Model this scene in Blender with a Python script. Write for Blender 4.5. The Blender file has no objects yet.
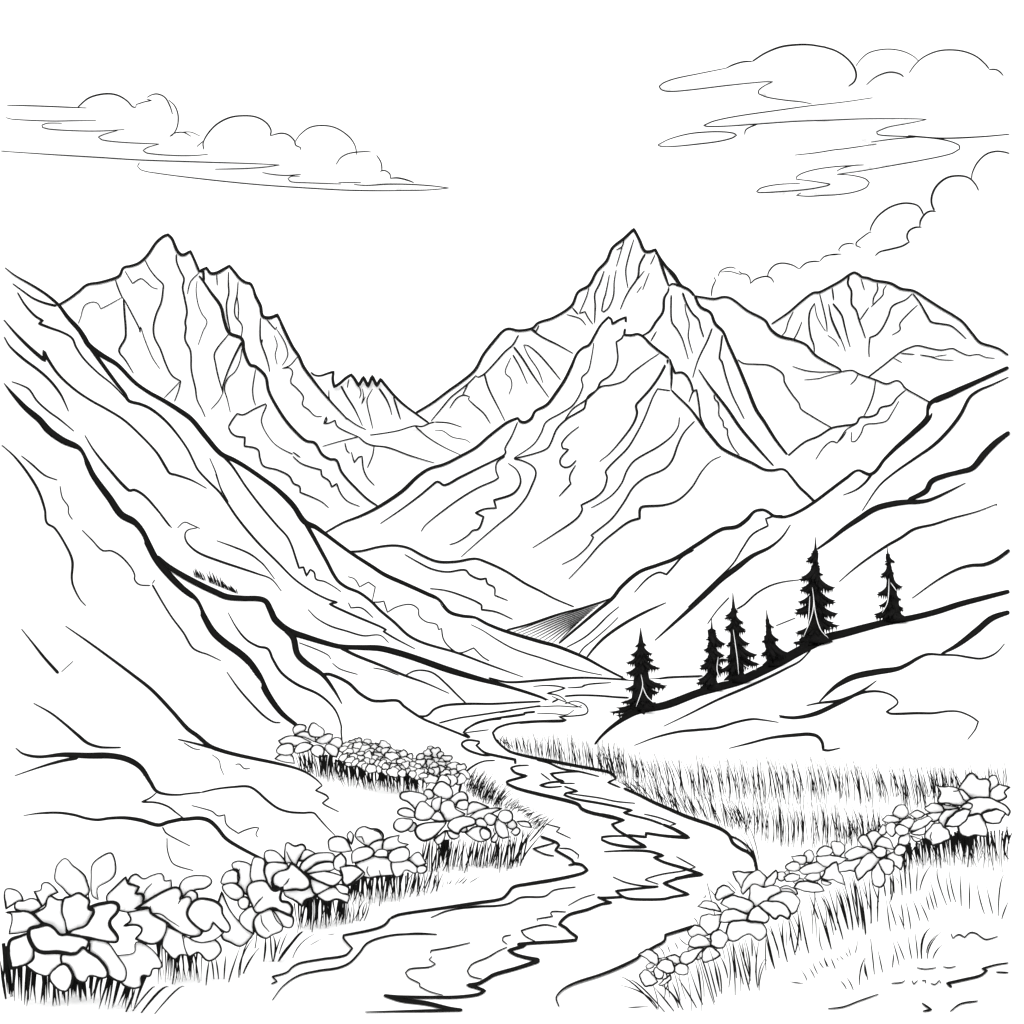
import bpy, bmesh, math, random
from mathutils import Vector, geometry
random.seed(7)
F = 1024 * 35.0 / 36.0          # focal length in pixels (35 mm lens, 36 mm sensor)
CX = CY = 512.0
CAMZ = 1.6                      # eye height above the meadow
SLOPE = 0.165                   # the valley falls away from the viewer

C = bpy.context.scene.collection
sc = bpy.context.scene

# ------------------------------------------------------------------ materials
def mat(name, col, rough=1.0, spec=0.0, noise=0.0, scale=5.0):
    m = bpy.data.materials.new(name); m.use_nodes = True
    nt = m.node_tree; b = nt.nodes['Principled BSDF']
    b.inputs['Roughness'].default_value = rough
    b.inputs['Specular IOR Level'].default_value = spec
    if noise:
        n = nt.nodes.new('ShaderNodeTexNoise'); n.inputs['Scale'].default_value = scale
        r = nt.nodes.new('ShaderNodeValToRGB')
        lo = [c * (1 - noise) for c in col]; hi = [min(1, c * (1 + noise)) for c in col]
        r.color_ramp.elements[0].color = (*lo, 1); r.color_ramp.elements[1].color = (*hi, 1)
        g = nt.nodes.new('ShaderNodeTexCoord')
        nt.links.new(g.outputs['Object'], n.inputs['Vector'])
        nt.links.new(n.outputs['Fac'], r.inputs['Fac'])
        nt.links.new(r.outputs['Color'], b.inputs['Base Color'])
    else:
        b.inputs['Base Color'].default_value = (*col, 1)
    return m
PAPER = mat('white_chalk', (.90, .90, .90), noise=.03, scale=.5)
PETAL = mat('white_petal', (.90, .90, .90), noise=.03, scale=30)
CLOUD = mat('white_cloud', (.91, .91, .91), noise=.02, scale=.01)
WATER = mat('white_water', (.90, .90, .90), noise=.02, scale=1)
INK = mat('black_ink', (.0095, .0094, .009), noise=.25, scale=3)
FIR = mat('black_needles', (.0095, .0092, .009), noise=.3, scale=6)

# ------------------------------------------------------------------ pencil data
def parse(s):
    """'@x,y[,scale]' moves the tile origin; the other tokens are points in that tile"""
    ox = oy = 0.0; k = 5.12; out = []
    for t in s.split():
        if t[0] == '@':
            v = [float(a) for a in t[1:].split(',')]
            ox, oy = v[0], v[1]; k = v[2] if len(v) > 2 else 5.12
        else:
            a, b = t.split(','); out.append((ox + float(a) / k, oy + float(b) / k))
    return out

def smooth(pts, step=2.0, closed=False, soft=62):
    """Catmull-Rom through the points, broken at sharp corners"""
    p = [pts[0]]
    for q in pts[1:]:
        if abs(q[0] - p[-1][0]) + abs(q[1] - p[-1][1]) > 1e-3: p.append(q)
    n = len(p)
    if closed and n > 2 and abs(p[0][0]-p[-1][0]) + abs(p[0][1]-p[-1][1]) < 1e-3:
        p.pop(); n -= 1
    if n < 3 and not closed:
        closed = False
    def corner(i):
        a, b, c = p[(i-1) % n], p[i], p[(i+1) % n]
        u = Vector((b[0]-a[0], b[1]-a[1])); v = Vector((c[0]-b[0], c[1]-b[1]))
        if u.length < 1e-6 or v.length < 1e-6: return True
        return u.angle(v) > math.radians(soft)
    out = []
    segs = n if closed else n - 1
    for i in range(segs):
        p1, p2 = p[i], p[(i+1) % n]
        p0 = p[(i-1) % n] if (closed or i > 0) else p1
        p3 = p[(i+2) % n] if (closed or i < n-2) else p2
        if (closed or i > 0) and corner(i): p0 = p1
        if (closed or i < n-2) and corner((i+1) % n): p3 = p2
        L = math.hypot(p2[0]-p1[0], p2[1]-p1[1])
        # tangents scaled to the segment (keeps uneven spacing from overshooting)
        def tan(a, b, m):
            d = math.hypot(b[0]-a[0], b[1]-a[1])
            return ((b[0]-a[0]) / d * m, (b[1]-a[1]) / d * m) if d > 1e-6 else (0, 0)
        m1 = tan(p0, p2, L); m2 = tan(p1, p3, L)
        k = max(1, int(math.ceil(L / step)))
        for j in range(k):
            t = j / k; t2 = t*t; t3 = t2*t
            h0, h1, h2, h3 = 2*t3-3*t2+1, t3-2*t2+t, -2*t3+3*t2, t3-t2
            out.append((h0*p1[0]+h1*m1[0]+h2*p2[0]+h3*m2[0], h0*p1[1]+h1*m1[1]+h2*p2[1]+h3*m2[1]))
    if not closed: out.append(p[-1])
    return out

def lerp_list(lst, x):
    if x <= lst[0][0]: return lst[0][1]
    for (a, va), (b, vb) in zip(lst, lst[1:]):
        if x <= b: return va + (vb - va) * (x - a) / (b - a) if b > a else vb
    return lst[-1][1]

def P3(px, py, d):              # a place d metres away from the viewpoint
    return Vector(((px - CX) / F * d, d, CAMZ + (CY - py) / F * d))
GY = CY + SLOPE * F             # vanishing line of the valley floor
def ground_d(px, py):
    return CAMZ * F / max(py - GY, .9)

# ------------------------------------------------------------------ mesh collector
class MB:
    def __init__(s): s.v = []; s.f = []; s.m = []
    def add(s, vs, fs, mi=0):
        o = len(s.v); s.v += [tuple(v) for v in vs]
        s.f += [tuple(i + o for i in f) for f in fs]; s.m += [mi] * len(fs)
    def tube(s, pts, rad, mi=1, n=6, closed=False):
        N = len(pts)
        if N < 2: return
        vs = []; fs = []
        up = Vector((0.13, -0.8, 0.6))
        for i, p in enumerate(pts):
            a = pts[(i-1) % N] if (closed or i > 0) else p
            b = pts[(i+1) % N] if (closed or i < N-1) else p
            t = b - a
            if t.length < 1e-9: t = Vector((1, 0, 0))
            t.normalize()
            x = t.cross(up)
            if x.length < 1e-4: x = t.cross(Vector((1, 0, 0)))
            x.normalize(); y = x.cross(t)
            r = rad[i]
            for k in range(n):
                an = 2*math.pi*k/n
                vs.append(p + x*(r*math.cos(an)) + y*(r*math.sin(an)))
        for i in range(N if closed else N-1):
            j = (i+1) % N
            for k in range(n):
                k2 = (k+1) % n
                fs.append((i*n+k, i*n+k2, j*n+k2, j*n+k))
        if not closed:
            fs.append(tuple(range(n-1, -1, -1))); fs.append(tuple((N-1)*n+k for k in range(n)))
        s.add(vs, fs, mi)
    def build(s, name, mats, parent=None, smooth_faces=True):
        me = bpy.data.meshes.new(name); me.from_pydata(s.v, [], s.f)
        for m in mats: me.materials.append(m)
        me.polygons.foreach_set('material_index', s.m if len(mats) > 1 else [0]*len(s.m))
        if smooth_faces: me.polygons.foreach_set('use_smooth', [True]*len(s.f))
        me.update()
        o = bpy.data.objects.new(name, me); C.objects.link(o)
        if parent is not None:
            o.parent = parent; o.matrix_parent_inverse = parent.matrix_basis.inverted()
        return o

def widths(spec, n, pts):
    w = [float(a) for a in spec.split('/')]
    if len(w) == 1: w = [w[0]*.55] + [w[0]]*3 + [w[0]*.55]
    L = [0.0]
    for a, b in zip(pts, pts[1:]): L.append(L[-1] + math.hypot(b[0]-a[0], b[1]-a[1]))
    T = L[-1] or 1
    out = []
    for l in L:
        t = l / T * (len(w)-1); i = min(int(t), len(w)-2)
        out.append(w[i] + (w[i+1]-w[i]) * (t-i))
    return out

def fat(w): return max(w, .3) * 1.1 + .5

def ink(mb, P, pts, spec, bias=0.0012, mi=1, lift=0.0, thin=False, soft=62):
    """a slightly raised ink line lying on the surface P(px,py)"""
    s = smooth(pts, 2.0, False, soft); ws = widths(spec, len(s), s)
    N = len(s); vs = []; fs = []
    def near(p, k):                  # bring a surface point a little towards the viewpoint
        return Vector((p.x*k, p.y*k, (p.z - CAMZ)*k + CAMZ))
    for i, ((x, y), w) in enumerate(zip(s, ws)):
        a = s[max(i-1, 0)]; b = s[min(i+1, N-1)]
        tx, ty = b[0]-a[0], b[1]-a[1]; l = math.hypot(tx, ty) or 1
        nx, ny = -ty/l, tx/l
        if i in (0, N-1): w = w * .45
        h = (w if thin else fat(w)) * .5
        p = P(x, y); D = (p - Vector((0, 0, CAMZ))).length
        k = 1 - bias
        if lift:
            n = (P(x+.6, y)-p).cross(P(x, y+.6)-p)
            c = abs(n.normalized().dot((p - Vector((0, 0, CAMZ))) / D)) if n.length > 1e-12 else 1
            k = 1 - min(.04, bias + lift / max(c, .008) / D)
        e0 = P(x+nx*h, y+ny*h); e1 = P(x-nx*h, y-ny*h)
        r = h * p.y / F * .12 / max(D, 1e-6)
        vs += [near(e0, k), near(p, k - r), near(e1, k), near(p, k + min(r, bias * .5))]
    for i in range(N-1):
        for q in range(4):
            q2 = (q+1) % 4
            fs.append((i*4+q, i*4+q2, (i+1)*4+q2, (i+1)*4+q))
    fs += [(3, 2, 1, 0), tuple((N-1)*4+q for q in range(4))]
    mb.add(vs, fs, mi)

def tag(o, label=None, cat=None, group=None, kind=None):
    if label: o['label'] = label
    if cat: o['category'] = cat
    if group: o['group'] = group
    if kind: o['kind'] = kind
    return o
def thing(name, loc, label, cat, group=None):
    o = bpy.data.objects.new(name, None); o.location = loc; o.empty_display_size = .2
    C.objects.link(o); return tag(o, label, cat, group)

def pillow(mb, poly, D, bulge, nrings=3, mi=0, cup=None):
    """a closed, softly inflated body with the given outline, D metres away"""
    st = max(1.0, min(max(p[0] for p in poly)-min(p[0] for p in poly),
                      max(p[1] for p in poly)-min(p[1] for p in poly)) / 7)
    n = len(poly)
    pts = [Vector(p) for p in poly]
    x0 = min(p[0] for p in poly); x1 = max(p[0] for p in poly)
    y0 = min(p[1] for p in poly); y1 = max(p[1] for p in poly)
    def inside(x, y):
        c = False
        for i in range(n):
            ax, ay = poly[i]; bx, by = poly[i-1]
            if (ay > y) != (by > y) and x < (bx-ax)*(y-ay)/(by-ay)+ax: c = not c
        return c
    def dist(x, y):
        m = 1e9
        for i in range(n):
            ax, ay = poly[i]; bx, by = poly[i-1]
            dx, dy = bx-ax, by-ay; l = dx*dx+dy*dy
            t = 0 if l == 0 else max(0, min(1, ((x-ax)*dx+(y-ay)*dy)/l))
            m = min(m, math.hypot(x-ax-t*dx, y-ay-t*dy))
        return m
    inn = []
    y = y0 + st*.5; row = 0
    while y < y1:
        x = x0 + st*(.25 + .5*(row % 2))
        while x < x1:
            if inside(x, y) and dist(x, y) > st*.45: inn.append((x, y))
            x += st
        y += st; row += 1
    allp = pts + [Vector(p) for p in inn]
    edges = [(i, (i+1) % n) for i in range(n)]
    v, e, f, ov, oe, of = geometry.delaunay_2d_cdt(allp, edges, [], 1, 1e-4)
    v = [(a.x, a.y) for a in v]
    R = st*3.0
    cf = cup or (lambda x, y: 0.0)
    hs = []
    for (x, y) in v:
        t = min(1, dist(x, y)/R); hs.append(bulge*math.sqrt(max(0, 1-(1-t)**2)))
    front = [P3(x, y, D + cf(x, y) - h) for (x, y), h in zip(v, hs)]
    back = [P3(x, y, D + cf(x, y) + h*.5 + bulge*.12) for (x, y), h in zip(v, hs)]
    k = len(v)
    fs = [tuple(t) for t in f]
    cnt = {}
    for t in fs:
        for a, b in zip(t, t[1:]+t[:1]): cnt[(a, b)] = 1
    side = [(a, b) for (a, b) in cnt if (b, a) not in cnt]
    faces = [tuple(t) for t in fs] + [tuple(i+k for i in reversed(t)) for t in fs]
    faces += [(b, a, a+k, b+k) for a, b in side]
    mb.add(front+back, faces, mi)
# ------------------------------------------------------------------ the lines of each land form
# layer | flags/width profile in picture units | points
LINES = '''
ML|R 1.8/2/2.2/2/2.2/2.5/2/2.4/2.2/2.4/2.6/2.4/2.4/1.8/1.2/.7|@0,220 300,435 350,405 400,368 445,332 510,320 580,300 612,283 632,245 670,235 710,220 750,185 800,115 835,85 860,75 880,95 910,160 935,178 975,160 1000,215 1020,262 @160,220 238,245 260,272 290,270 320,255 355,235 385,270 410,300 440,320 465,328 490,390 515,440 525,490 550,500 580,495 600,485 640,570 680,650 710,695 735,750 770,800 820,865 880,935 960,1020 @300,340 240,400 290,435 340,460
ML|.6|@0,220 400,530 415,490 422,460 435,435 470,420 500,427 515,455 560,432 622,397
ML|1.1|@0,220 590,305 605,350 625,395 635,405
ML|1.2/1.6/1.6/1.6/1.2/.6|@0,220 632,405 637,480 643,560 640,605 610,660 612,680 640,715 665,755 683,785
ML|1.1|@0,220 635,405 680,490 715,560 715,575 720,545
ML|.7|@0,220 722,550 740,610 780,705 818,762
ML|.8|@0,220 640,262 678,325 720,300 745,315 780,345 808,353
ML|1.3|@0,220 742,205 765,250 800,295 835,330 835,350 825,420 800,480 785,545 790,600 820,660 850,740 880,795 925,825 915,870 893,930
ML|.7|@0,220 840,910 880,870 920,828
ML|1.1/1.4/1.5/1.5/1.3/1.2/.6|@0,220 903,175 905,215 925,265 942,300 935,345 945,400 957,470 948,525 952,550 947,610 975,670 980,770 1000,860 @160,220 190,920 215,970 232,1010
ML|.8|@160,220 200,270 160,310 148,340 140,380
ML|.6|@160,220 190,310 185,360 195,430 215,480 240,520 220,570 195,640
ML|1.4/2.6/2.8/2.6/2.4/2.4/2.4/2.2/2/1.8/1.4|@160,220 200,285 225,318 260,370 310,440 330,520 355,578 418,608 430,670 460,740 490,750 540,800 555,870 580,925 640,1020 @160,380 700,270 750,312 793,322 830,380 870,405 903,410 @300,340 210,670 240,710 280,752 340,810 400,852
ML|2|@160,220 200,258 222,265 225,318
ML|.8|@160,220 290,280 293,335
ML|1.2|@160,220 350,265 350,330 352,375 340,430 345,500 360,570
ML|1|@160,220 400,315 395,380 383,440 385,490 420,540 415,605
ML|.8|@160,220 395,390 402,450 400,515
ML|1.1|@160,220 350,585 280,680 285,740 300,810 322,885
ML|1.8/1.6/1.2/1|@160,220 418,625 380,700 345,780 322,850 320,885
ML|.8|@160,220 418,660 410,720 385,775 348,810 330,860 345,920 360,985
ML|.6|@160,220 322,885 300,925 260,970
ML|.9|@160,220 490,765 475,860 478,910 490,950
ML|1.2|@160,220 515,500 513,590 520,635 540,690 555,740 562,778
ML|1|@160,220 525,610 520,635
ML|1|@160,220 547,510 590,560 600,545
ML|.7|@160,220 598,560 625,600 645,640 655,690 640,725 625,745
ML|.6|@160,220 585,590 600,640 590,690 600,740
ML|.8|@160,220 705,700 665,745 625,760
ML|.9|@160,220 630,760 665,758 680,780 670,830 700,860 735,905 730,945 760,970 795,1003 830,1005
ML|1|@300,340 120,430 135,392 138,410 125,428 150,425 180,410 190,440 230,465 300,495
ML|1/1.2/1/.5|@300,340 300,495 335,525 375,540 450,550 560,590 690,630
ML|1.4/1.2/1.2/1/.7/.6/.8|@160,380 350,240 370,205 395,172 425,178 480,150 540,122 545,130 525,180 520,215 540,265 580,320 620,350 680,380
ML|1.3/1.5/1.3/1.3/1.4/1.2/.6|@160,380 350,240 365,270 390,287 435,293 432,338 500,355 512,400 530,440 600,460 660,490 685,530 715,545 718,575 780,600 830,625 865,655
ML|1|@160,380 680,368 720,397
ML|.8/1.2/1.3/1.3/1/.6|@160,380 680,390 720,425 770,445 825,460 830,490 865,515 880,548 905,530 925,580 960,620 1024,648
ML|1|@300,340 230,525 240,565 255,580
ML|1.1|@300,340 263,573 278,628 300,600 318,595 325,660 345,705 382,745
ML|.9|@300,340 380,540 372,590 345,655
MG|R 1.4/1.8/2.4/2.4/2.6/2.6/2.6/2.4/2.2/1.8/1.6|@300,340 55,165 75,180 105,183 140,172 172,162 168,200 175,240 200,225 235,195 262,178 280,200 300,235 325,190 348,238 370,185 393,235 412,200 440,235 480,282 530,330 590,375 660,425
MG|.9|@300,340 148,255 150,300 175,345
MG|1.6/1.4/.5|@300,340 210,235 240,290 275,345 300,395 320,440
MG|.8|@300,340 250,200 242,245
MG|.8|@300,340 305,240 312,275 303,300
MG|.7|@300,340 320,250 325,290 315,330 335,290
MG|.9|@300,340 372,250 345,300 345,335 360,400 373,455
MG|1.8/1.4/.5|@300,340 405,248 440,300 460,345 470,385
MG|1.4|@300,340 478,290 495,345 515,408
ML|.6/.9|@300,340 115,545 200,520 300,495
MG|.8/1/1/1.1/1.2|@300,340 200,520 200,520 300,495 400,482 500,465 585,440 625,443 660,428 690,420
MG|1.2/1.2/.7|@300,340 690,420 760,425 830,447
MG|1.2/1/.6|@300,340 590,442 650,495 730,545 820,588
MG|.7|@300,340 690,462 730,465 780,497 850,512 873,528
MB|R 1.8/2/2.2/2.2/2/2/2.2/2.2/2.4/2.4/2.2/2.2|@300,340 590,375 680,320 760,260 830,210 @460,210 75,820 120,740 170,675 220,620 250,608 300,617 370,605 400,578 480,550 570,490 605,420 660,385 700,315 750,260 780,195 840,145 890,98 920,155 945,208 970,213 1000,203 @640,210 95,235 130,285 175,330 210,385 250,408 280,440
MB|R 2/2.4/2.2/2.4/2.8/2.4/1.6|@640,210 280,440 310,495 360,525 385,580 425,622 450,680 500,790 550,910 595,1020 @600,380 840,210 900,305 960,383
MB|2|@640,210 80,210 95,235 120,310 148,390
MB|1.5|@640,210 148,390 165,378 185,382 205,392
MB|1.8/2|@640,210 95,235 150,310 210,392
MB|2|@640,210 148,395 145,415 125,450 118,520 80,575 50,620 10,645
MB|1.2/1.2/.6|@640,210 160,435 163,570 190,610 215,655 230,700 248,765
MB|.8|@640,210 230,480 235,520 252,580 248,650 270,735
MB|1.6/1.4/1|@640,210 218,422 240,480 270,530 300,560 310,600 327,652
MB|1.3/1.2/.6|@640,210 370,605 345,670 310,740 290,790 270,860
MB|1.4/1.2/.6|@640,210 422,640 415,700 408,760 420,775 440,850 475,950 510,1020 @600,380 740,200
MB|.8/2/2.4/2.2/1|@640,210 300,815 350,890 400,955 450,1020 @600,380 720,245 800,340 890,440
MB|1|@640,210 378,945 385,970 400,985 405,1020
MB|.9|@600,380 585,75 590,100 608,118 610,180 630,210 635,240 652,250 655,285 680,340 715,385
MB|2/1.8/1.6|@640,210 150,760 165,800 180,835 215,832 240,850 262,890 272,930
MB|1.4|@640,210 250,985 272,930 290,920 297,960 305,1015 @600,380 515,190 540,245
MB|.9|@640,210 160,790 165,850 160,920
MB|1|@640,210 55,672 85,620
MB|.8|@460,210 275,690 300,640
MB|1.2/1.3/1|@460,210 300,640 270,690 230,725 185,775 125,838 90,858
MB|1.4/1.2/.6|@460,210 125,840 145,910 200,1020 @420,380 435,210
MB|1.2/1/.5|@460,210 270,740 305,800 345,890
MB|.7|@460,210 260,755 232,820 235,840 258,860 265,900 250,945
MB|1.6/1.4/.6|@460,210 275,700 320,760 370,840 455,960
MB|1.2|@460,210 325,690 350,695 400,735 450,790 515,870
MB|.8|@460,210 325,690 350,745 400,820 425,885
MB|1.5/1.4/.7|@460,210 365,612 420,650 500,690 580,735
MB|1|@460,210 405,590 390,620 370,612
MB|1.2|@460,210 575,500 605,535
MB|.9|@460,210 545,535 600,550 620,560 645,590
MB|1|@460,210 610,530 640,520 655,550 680,585
MB|.8|@460,210 660,400 645,450 610,530
MB|1.2|@460,210 738,310 715,375 690,430 692,490 688,580
MB|.8|@460,210 800,205 830,185 840,150
MB|.7|@460,210 830,190 800,290
MB|1|@460,210 800,305 790,360 785,440 760,500 735,522 725,515 735,460 745,430 765,330
MB|1|@460,210 892,145 870,215 850,295 850,340 860,400
MB|1.6/1.4/.7|@460,210 948,225 920,280 910,345 870,405 845,450 820,510
MB|.8|@460,210 1003,220 975,280
MB|.7|@460,210 945,310 910,355
MB|.7|@460,210 970,320 950,370 935,410
MB|.6|@460,210 930,390 905,425
MB|1|@300,340 945,175 910,190 900,182 860,222 800,270 770,295 720,355 670,415
MB|.9|@300,340 860,225 830,285
MB|.9|@300,340 765,350 800,300 835,282 868,290 860,305
MB|1.1|@300,340 862,305 900,340 940,375 975,428
MC|R 1.2/1.8/2.6/3/2.4/2.2/2.2/2.2/2.2/2.4/2.2/1.8/1.8/1.8/2/2|@300,340 130,985 220,935 310,900 400,855 520,775 600,700 660,660 740,635 820,595 900,550 @420,380 350,290 400,250 450,215 500,195 515,212 540,215 570,195 590,160 650,125 700,60 740,0 @460,210 570,800 600,735 630,705 660,690 690,640 720,590 760,548 775,560 780,583 810,565 850,548 848,590 840,640 880,640 910,635 940,650 975,685 1024,725 @640,210 150,760
MC|1.4|@640,210 160,790 160,920
MC|R 1.2/1.8/2.4/2.4/2/1.8/2|@640,210 160,920 200,960 260,1020 @600,380 540,250 580,300 620,345 670,375 720,398 780,425 840,457 880,462 940,458 975,490 1024,550 @760,400 240,480 280,520
MC|1|@460,210 685,680 670,770 655,825 622,860 628,905 @420,380 785,125 720,170 645,215 620,270 580,330 480,400
MC|1.3/1.3/1.4/1.2/1|@460,210 835,640 830,655 800,675 805,715 808,760 795,810 765,850 720,880 700,920 655,955 640,1000 @420,380 840,145 800,170 750,200 700,250 670,320 650,350 590,375 480,403
MC|1.2|@460,210 1020,735 960,775 880,835 840,875 780,895 720,905 680,940 640,975 575,1020 @420,380 740,205
MC|2/2/1.8/1.4/.5|@640,210 145,765 100,850 50,920 0,975 @600,380 185,130 190,170 170,225 120,295 50,375 0,415 @420,380 920,420
MC|1/1.2/1.4/1.4/1.4/.5|@600,380 360,55 295,45 270,90 230,190 190,270 140,350 30,465 @420,380 958,500 940,560 900,600 825,640 830,665 800,710 700,780 575,860
MC|.6/1.4/1.4/1.2/.6|@600,380 408,190 400,240 365,290 300,340 180,410 140,460 110,530 60,590 0,630 @420,380 875,655
MC|1/1.5/1.5/1.4/1.2/.6|@600,380 485,210 430,270 400,330 370,410 330,455 230,500 170,550 120,630 60,710 0,760 @420,380 875,795 888,805 860,850 800,905 725,945
MC|.6/1.2/1.6/2.2/1.6/1.2/.5|@600,380 620,390 570,415 520,470 470,550 400,615 330,640 220,648 205,660 203,708 150,725 80,775 0,842 @420,380 850,925 760,1020
MC|1/1.4/2/1.4/.5|@420,380 500,215 470,285 435,350 438,372 420,390 300,450 200,500 125,538 90,520 60,540 0,590 @300,340 520,865 410,940
MC|1/1.2/1.3/1.1/.6|@420,380 435,390 395,420 388,460 402,500 380,515 300,550 230,590 150,645 30,740 5,775
MC|.6/1.2/1.8/1.8/1.2/1.6/1.6/1/.7|@420,380 450,425 495,460 515,510 505,550 470,585 378,615 390,655 330,660 283,680 325,700 310,745 295,765 270,770 245,795 190,830 150,843
MC|1/1.4/1.3/.9/.4|@420,380 480,403 530,415 580,445 593,480 570,545 540,605 480,675 400,740 300,825 210,905
MC|.6/.9/1.2/1.2/1.4/1|@420,380 815,237 760,280 725,325 730,350 760,355 720,400 718,430 740,447 770,440 800,410
MC|1.2|@420,380 797,435 770,480 765,510 772,530 710,597
MS|R 1.6/1.8/1.8/2/2.4/2/1.8/1.4|@640,210 275,440 320,447 380,455 430,445 470,455 550,515 640,565 670,610 715,645 790,665 850,690 895,740 950,775 1020,812 @824,330 90,212
MS|R 1/1.4/1.2/1.2|@824,330 90,212 145,207 180,225 230,243 265,255 320,275 380,260 420,300 480,335 545,372
MS|.9/1.2/1.2/1/.8|@640,210 500,765 530,785 600,790 660,795 710,820 735,845 740,880 780,945 815,990 @760,400 210,45 270,85 320,115 365,140
MS|.9|@640,210 780,800 850,822 920,830 @824,330 0,215 92,212
MS|.7|@640,210 840,870 920,862 @824,330 0,240 92,215
MS|.9|@824,330 175,225 160,255 135,280
MS|1.1|@824,330 265,255 255,320 235,380 205,440
MS|1/1.4/1.6/1.6/1.6/1.4/1.2|@824,330 418,308 375,345 345,382 290,398 270,430 230,445 185,448 165,478 100,490 40,502 @760,400 300,185 230,215 150,280 75,345
MS|.9|@824,330 385,362 345,430 320,465 270,478 210,487 190,530 160,570 140,570 142,520
MS|.9|@824,330 160,485 115,510 90,545 67,578 40,570 0,600 @760,400 285,305
MS|.7|@824,330 115,520 95,550 70,575
MR|R 1.2/1.8/2/2/2/2.2/2/2/2/2/1.6|@640,210 672,585 760,525 830,465 885,425 920,420 970,395 1024,365 @824,150 150,628 175,635 195,650 225,655 255,667 340,682 395,710 460,722 530,765 600,810 660,845 710,880 760,940 800,985 860,1005 900,1020 @824,330 945,130
MR|.9|@640,210 785,520 760,570 745,620 725,645
MR|.9|@640,210 830,570 800,640 770,680 720,705
MR|1.4|@640,210 895,475 870,520 865,580 875,650 890,690 893,730
MR|.6|@640,210 895,480 905,540 930,590 950,620
MR|1|@640,210 920,430 940,510 955,580 958,625
MR|.6|@640,210 960,640 1000,670 1020,700
MR|.8|@640,210 965,480 980,560 1010,630 1024,660
MR|1.2|@824,150 42,705 50,770
MR|1.6/1.4/.6|@824,150 45,785 90,845 105,900 120,960 135,1010
MR|.8|@824,150 25,790 40,860 70,930 100,1000 @824,330 110,110
MR|1.6/1.6/1.4/.8|@824,150 128,645 122,685 140,720 142,790 165,820 180,870 200,925 213,965
MR|.8|@824,150 190,660 208,718
MR|1.1|@824,150 272,680 275,715 255,755 250,790
MR|.9|@824,150 320,692 305,715 303,740 265,780 240,805
MR|1|@824,150 230,805 185,870
MR|1.3|@824,150 452,735 420,765 350,800 330,850 300,910 270,945 235,960 230,1020 @824,330 232,140
MR|1/1.6/1.4/.6|@824,150 455,735 490,780 530,850 550,880 600,890 650,900 690,930 730,968
MR|1|@824,150 480,793 430,840 388,890 390,920 348,948
MR|1.2/1.2/.6|@824,330 228,240 300,185 390,115 440,90 480,80 540,93 600,103 660,95 690,110 740,130 790,125 830,140 875,145
MR|1|@824,330 395,120 465,125
MR|1|@824,330 490,127 570,140
MR|.7|@824,330 545,138 600,152 665,155
MR|.6|@824,330 360,145 400,167
MR|.6|@824,330 570,135 630,127
VA|R 1.6/1.8/2/1.8/1.6/.8|@340,520 50,162 110,158 200,137 280,130 350,143 430,185 500,212 590,213 690,198 750,215 850,262 950,325 @500,540 205,260 280,300 380,342
VA|.6/1.2/1.2/1.5/1.3/.6|@340,520 330,175 400,215 470,250 550,265 640,255 665,280 715,302 748,298 755,325 790,345 793,385 860,412
VA|.6/1.2/1.4/.6|@340,520 460,350 540,360 620,385 722,432 725,458 800,470 885,508
VB|R 1.2/1.8/1.6/1.2|@500,540 35,460 150,430 300,380 450,340 580,295
LA|R .6/1.6/2/3/4.4/4/3.2/2.8/3.4/4.2/4.2/4/3.4/3.4/4.6/4.8/3/2.6/3/3.4/3.2/3.2/2.6/2.4/2.8/3.2/2.8/2.4/1.8/1.6|@0,220 25,243 80,285 150,325 200,355 250,390 300,435 350,500 400,555 430,600 455,640 520,690 600,740 690,830 760,880 840,925 920,975 980,1020 @160,380 235,290 310,375 380,410 440,445 520,500 600,560 680,640 740,725 800,755 @340,520 45,160 160,235 230,280 330,325 440,375 500,405 560,470 620,490 690,500 760,535 850,570 @500,540 205,520 280,540 360,570 440,605 540,660 650,713 690,718
LA|3.5/3/2.6/2.4/2/1.4/1.4/1.6/1.6/1.8/1.6/1.4/1.4/1.4|@0,220 430,600 470,660 530,745 600,840 640,890 660,925 720,943 770,965 840,1020 @0,400 900,165 960,250 990,310 @160,380 195,460 250,520 310,580 400,710 500,830 600,930 690,1020 @180,540 680,265 760,305 805,318
LA|1.6/1.8/1.8/1.6/1.4/.6|@180,540 808,318 765,327 800,345 900,390 @340,520 205,545 237,562 222,570 280,605 385,660
LA|.6/1.4/2|@0,220 65,325 120,365 170,400 230,425 290,440
LA|.8/1.6/2/1.6/1.4/1.2/1/.5|@0,220 90,370 130,435 180,490 220,515 200,530 260,553 320,575 370,605 390,650 430,710 500,780 580,845 655,925
LA|.6/2.2/3/2.2/1.8/1.6/1.6/1.6/1.4/2/1.6/.5|@0,220 20,510 80,580 150,650 230,720 225,670 245,710 300,790 380,865 460,920 550,970 630,1020 @0,400 700,160 800,265 850,345 870,375 @160,380 80,485 160,512 240,555
LA|.6/2/2/1.8/.5|@0,220 22,597 50,645 120,710 200,770 260,825 310,890 335,940 352,980
LA|.6/1.2/1.2/1.2/.5|@0,220 60,827 110,845 150,867 190,925 250,980 @0,400 305,98 380,160
LA|.4/1.4/2/2.4/1.8/1.4/.5|@0,400 435,180 480,255 560,355 660,462 690,460 740,490 800,555 880,655
LA|.7|@160,380 0,685 50,750
LA|.7|@160,380 90,757 125,728 160,740 205,760
LA|.5/1.2/1.8/1.8/1.6/1/.4|@160,380 190,757 140,770 128,800 145,840 200,885 300,925 420,965 500,992 @180,540 468,200 520,262
LA|.4/1.2/1.4/1/.4|@160,380 290,822 380,855 460,890 520,935 @180,540 440,140 485,200
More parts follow.
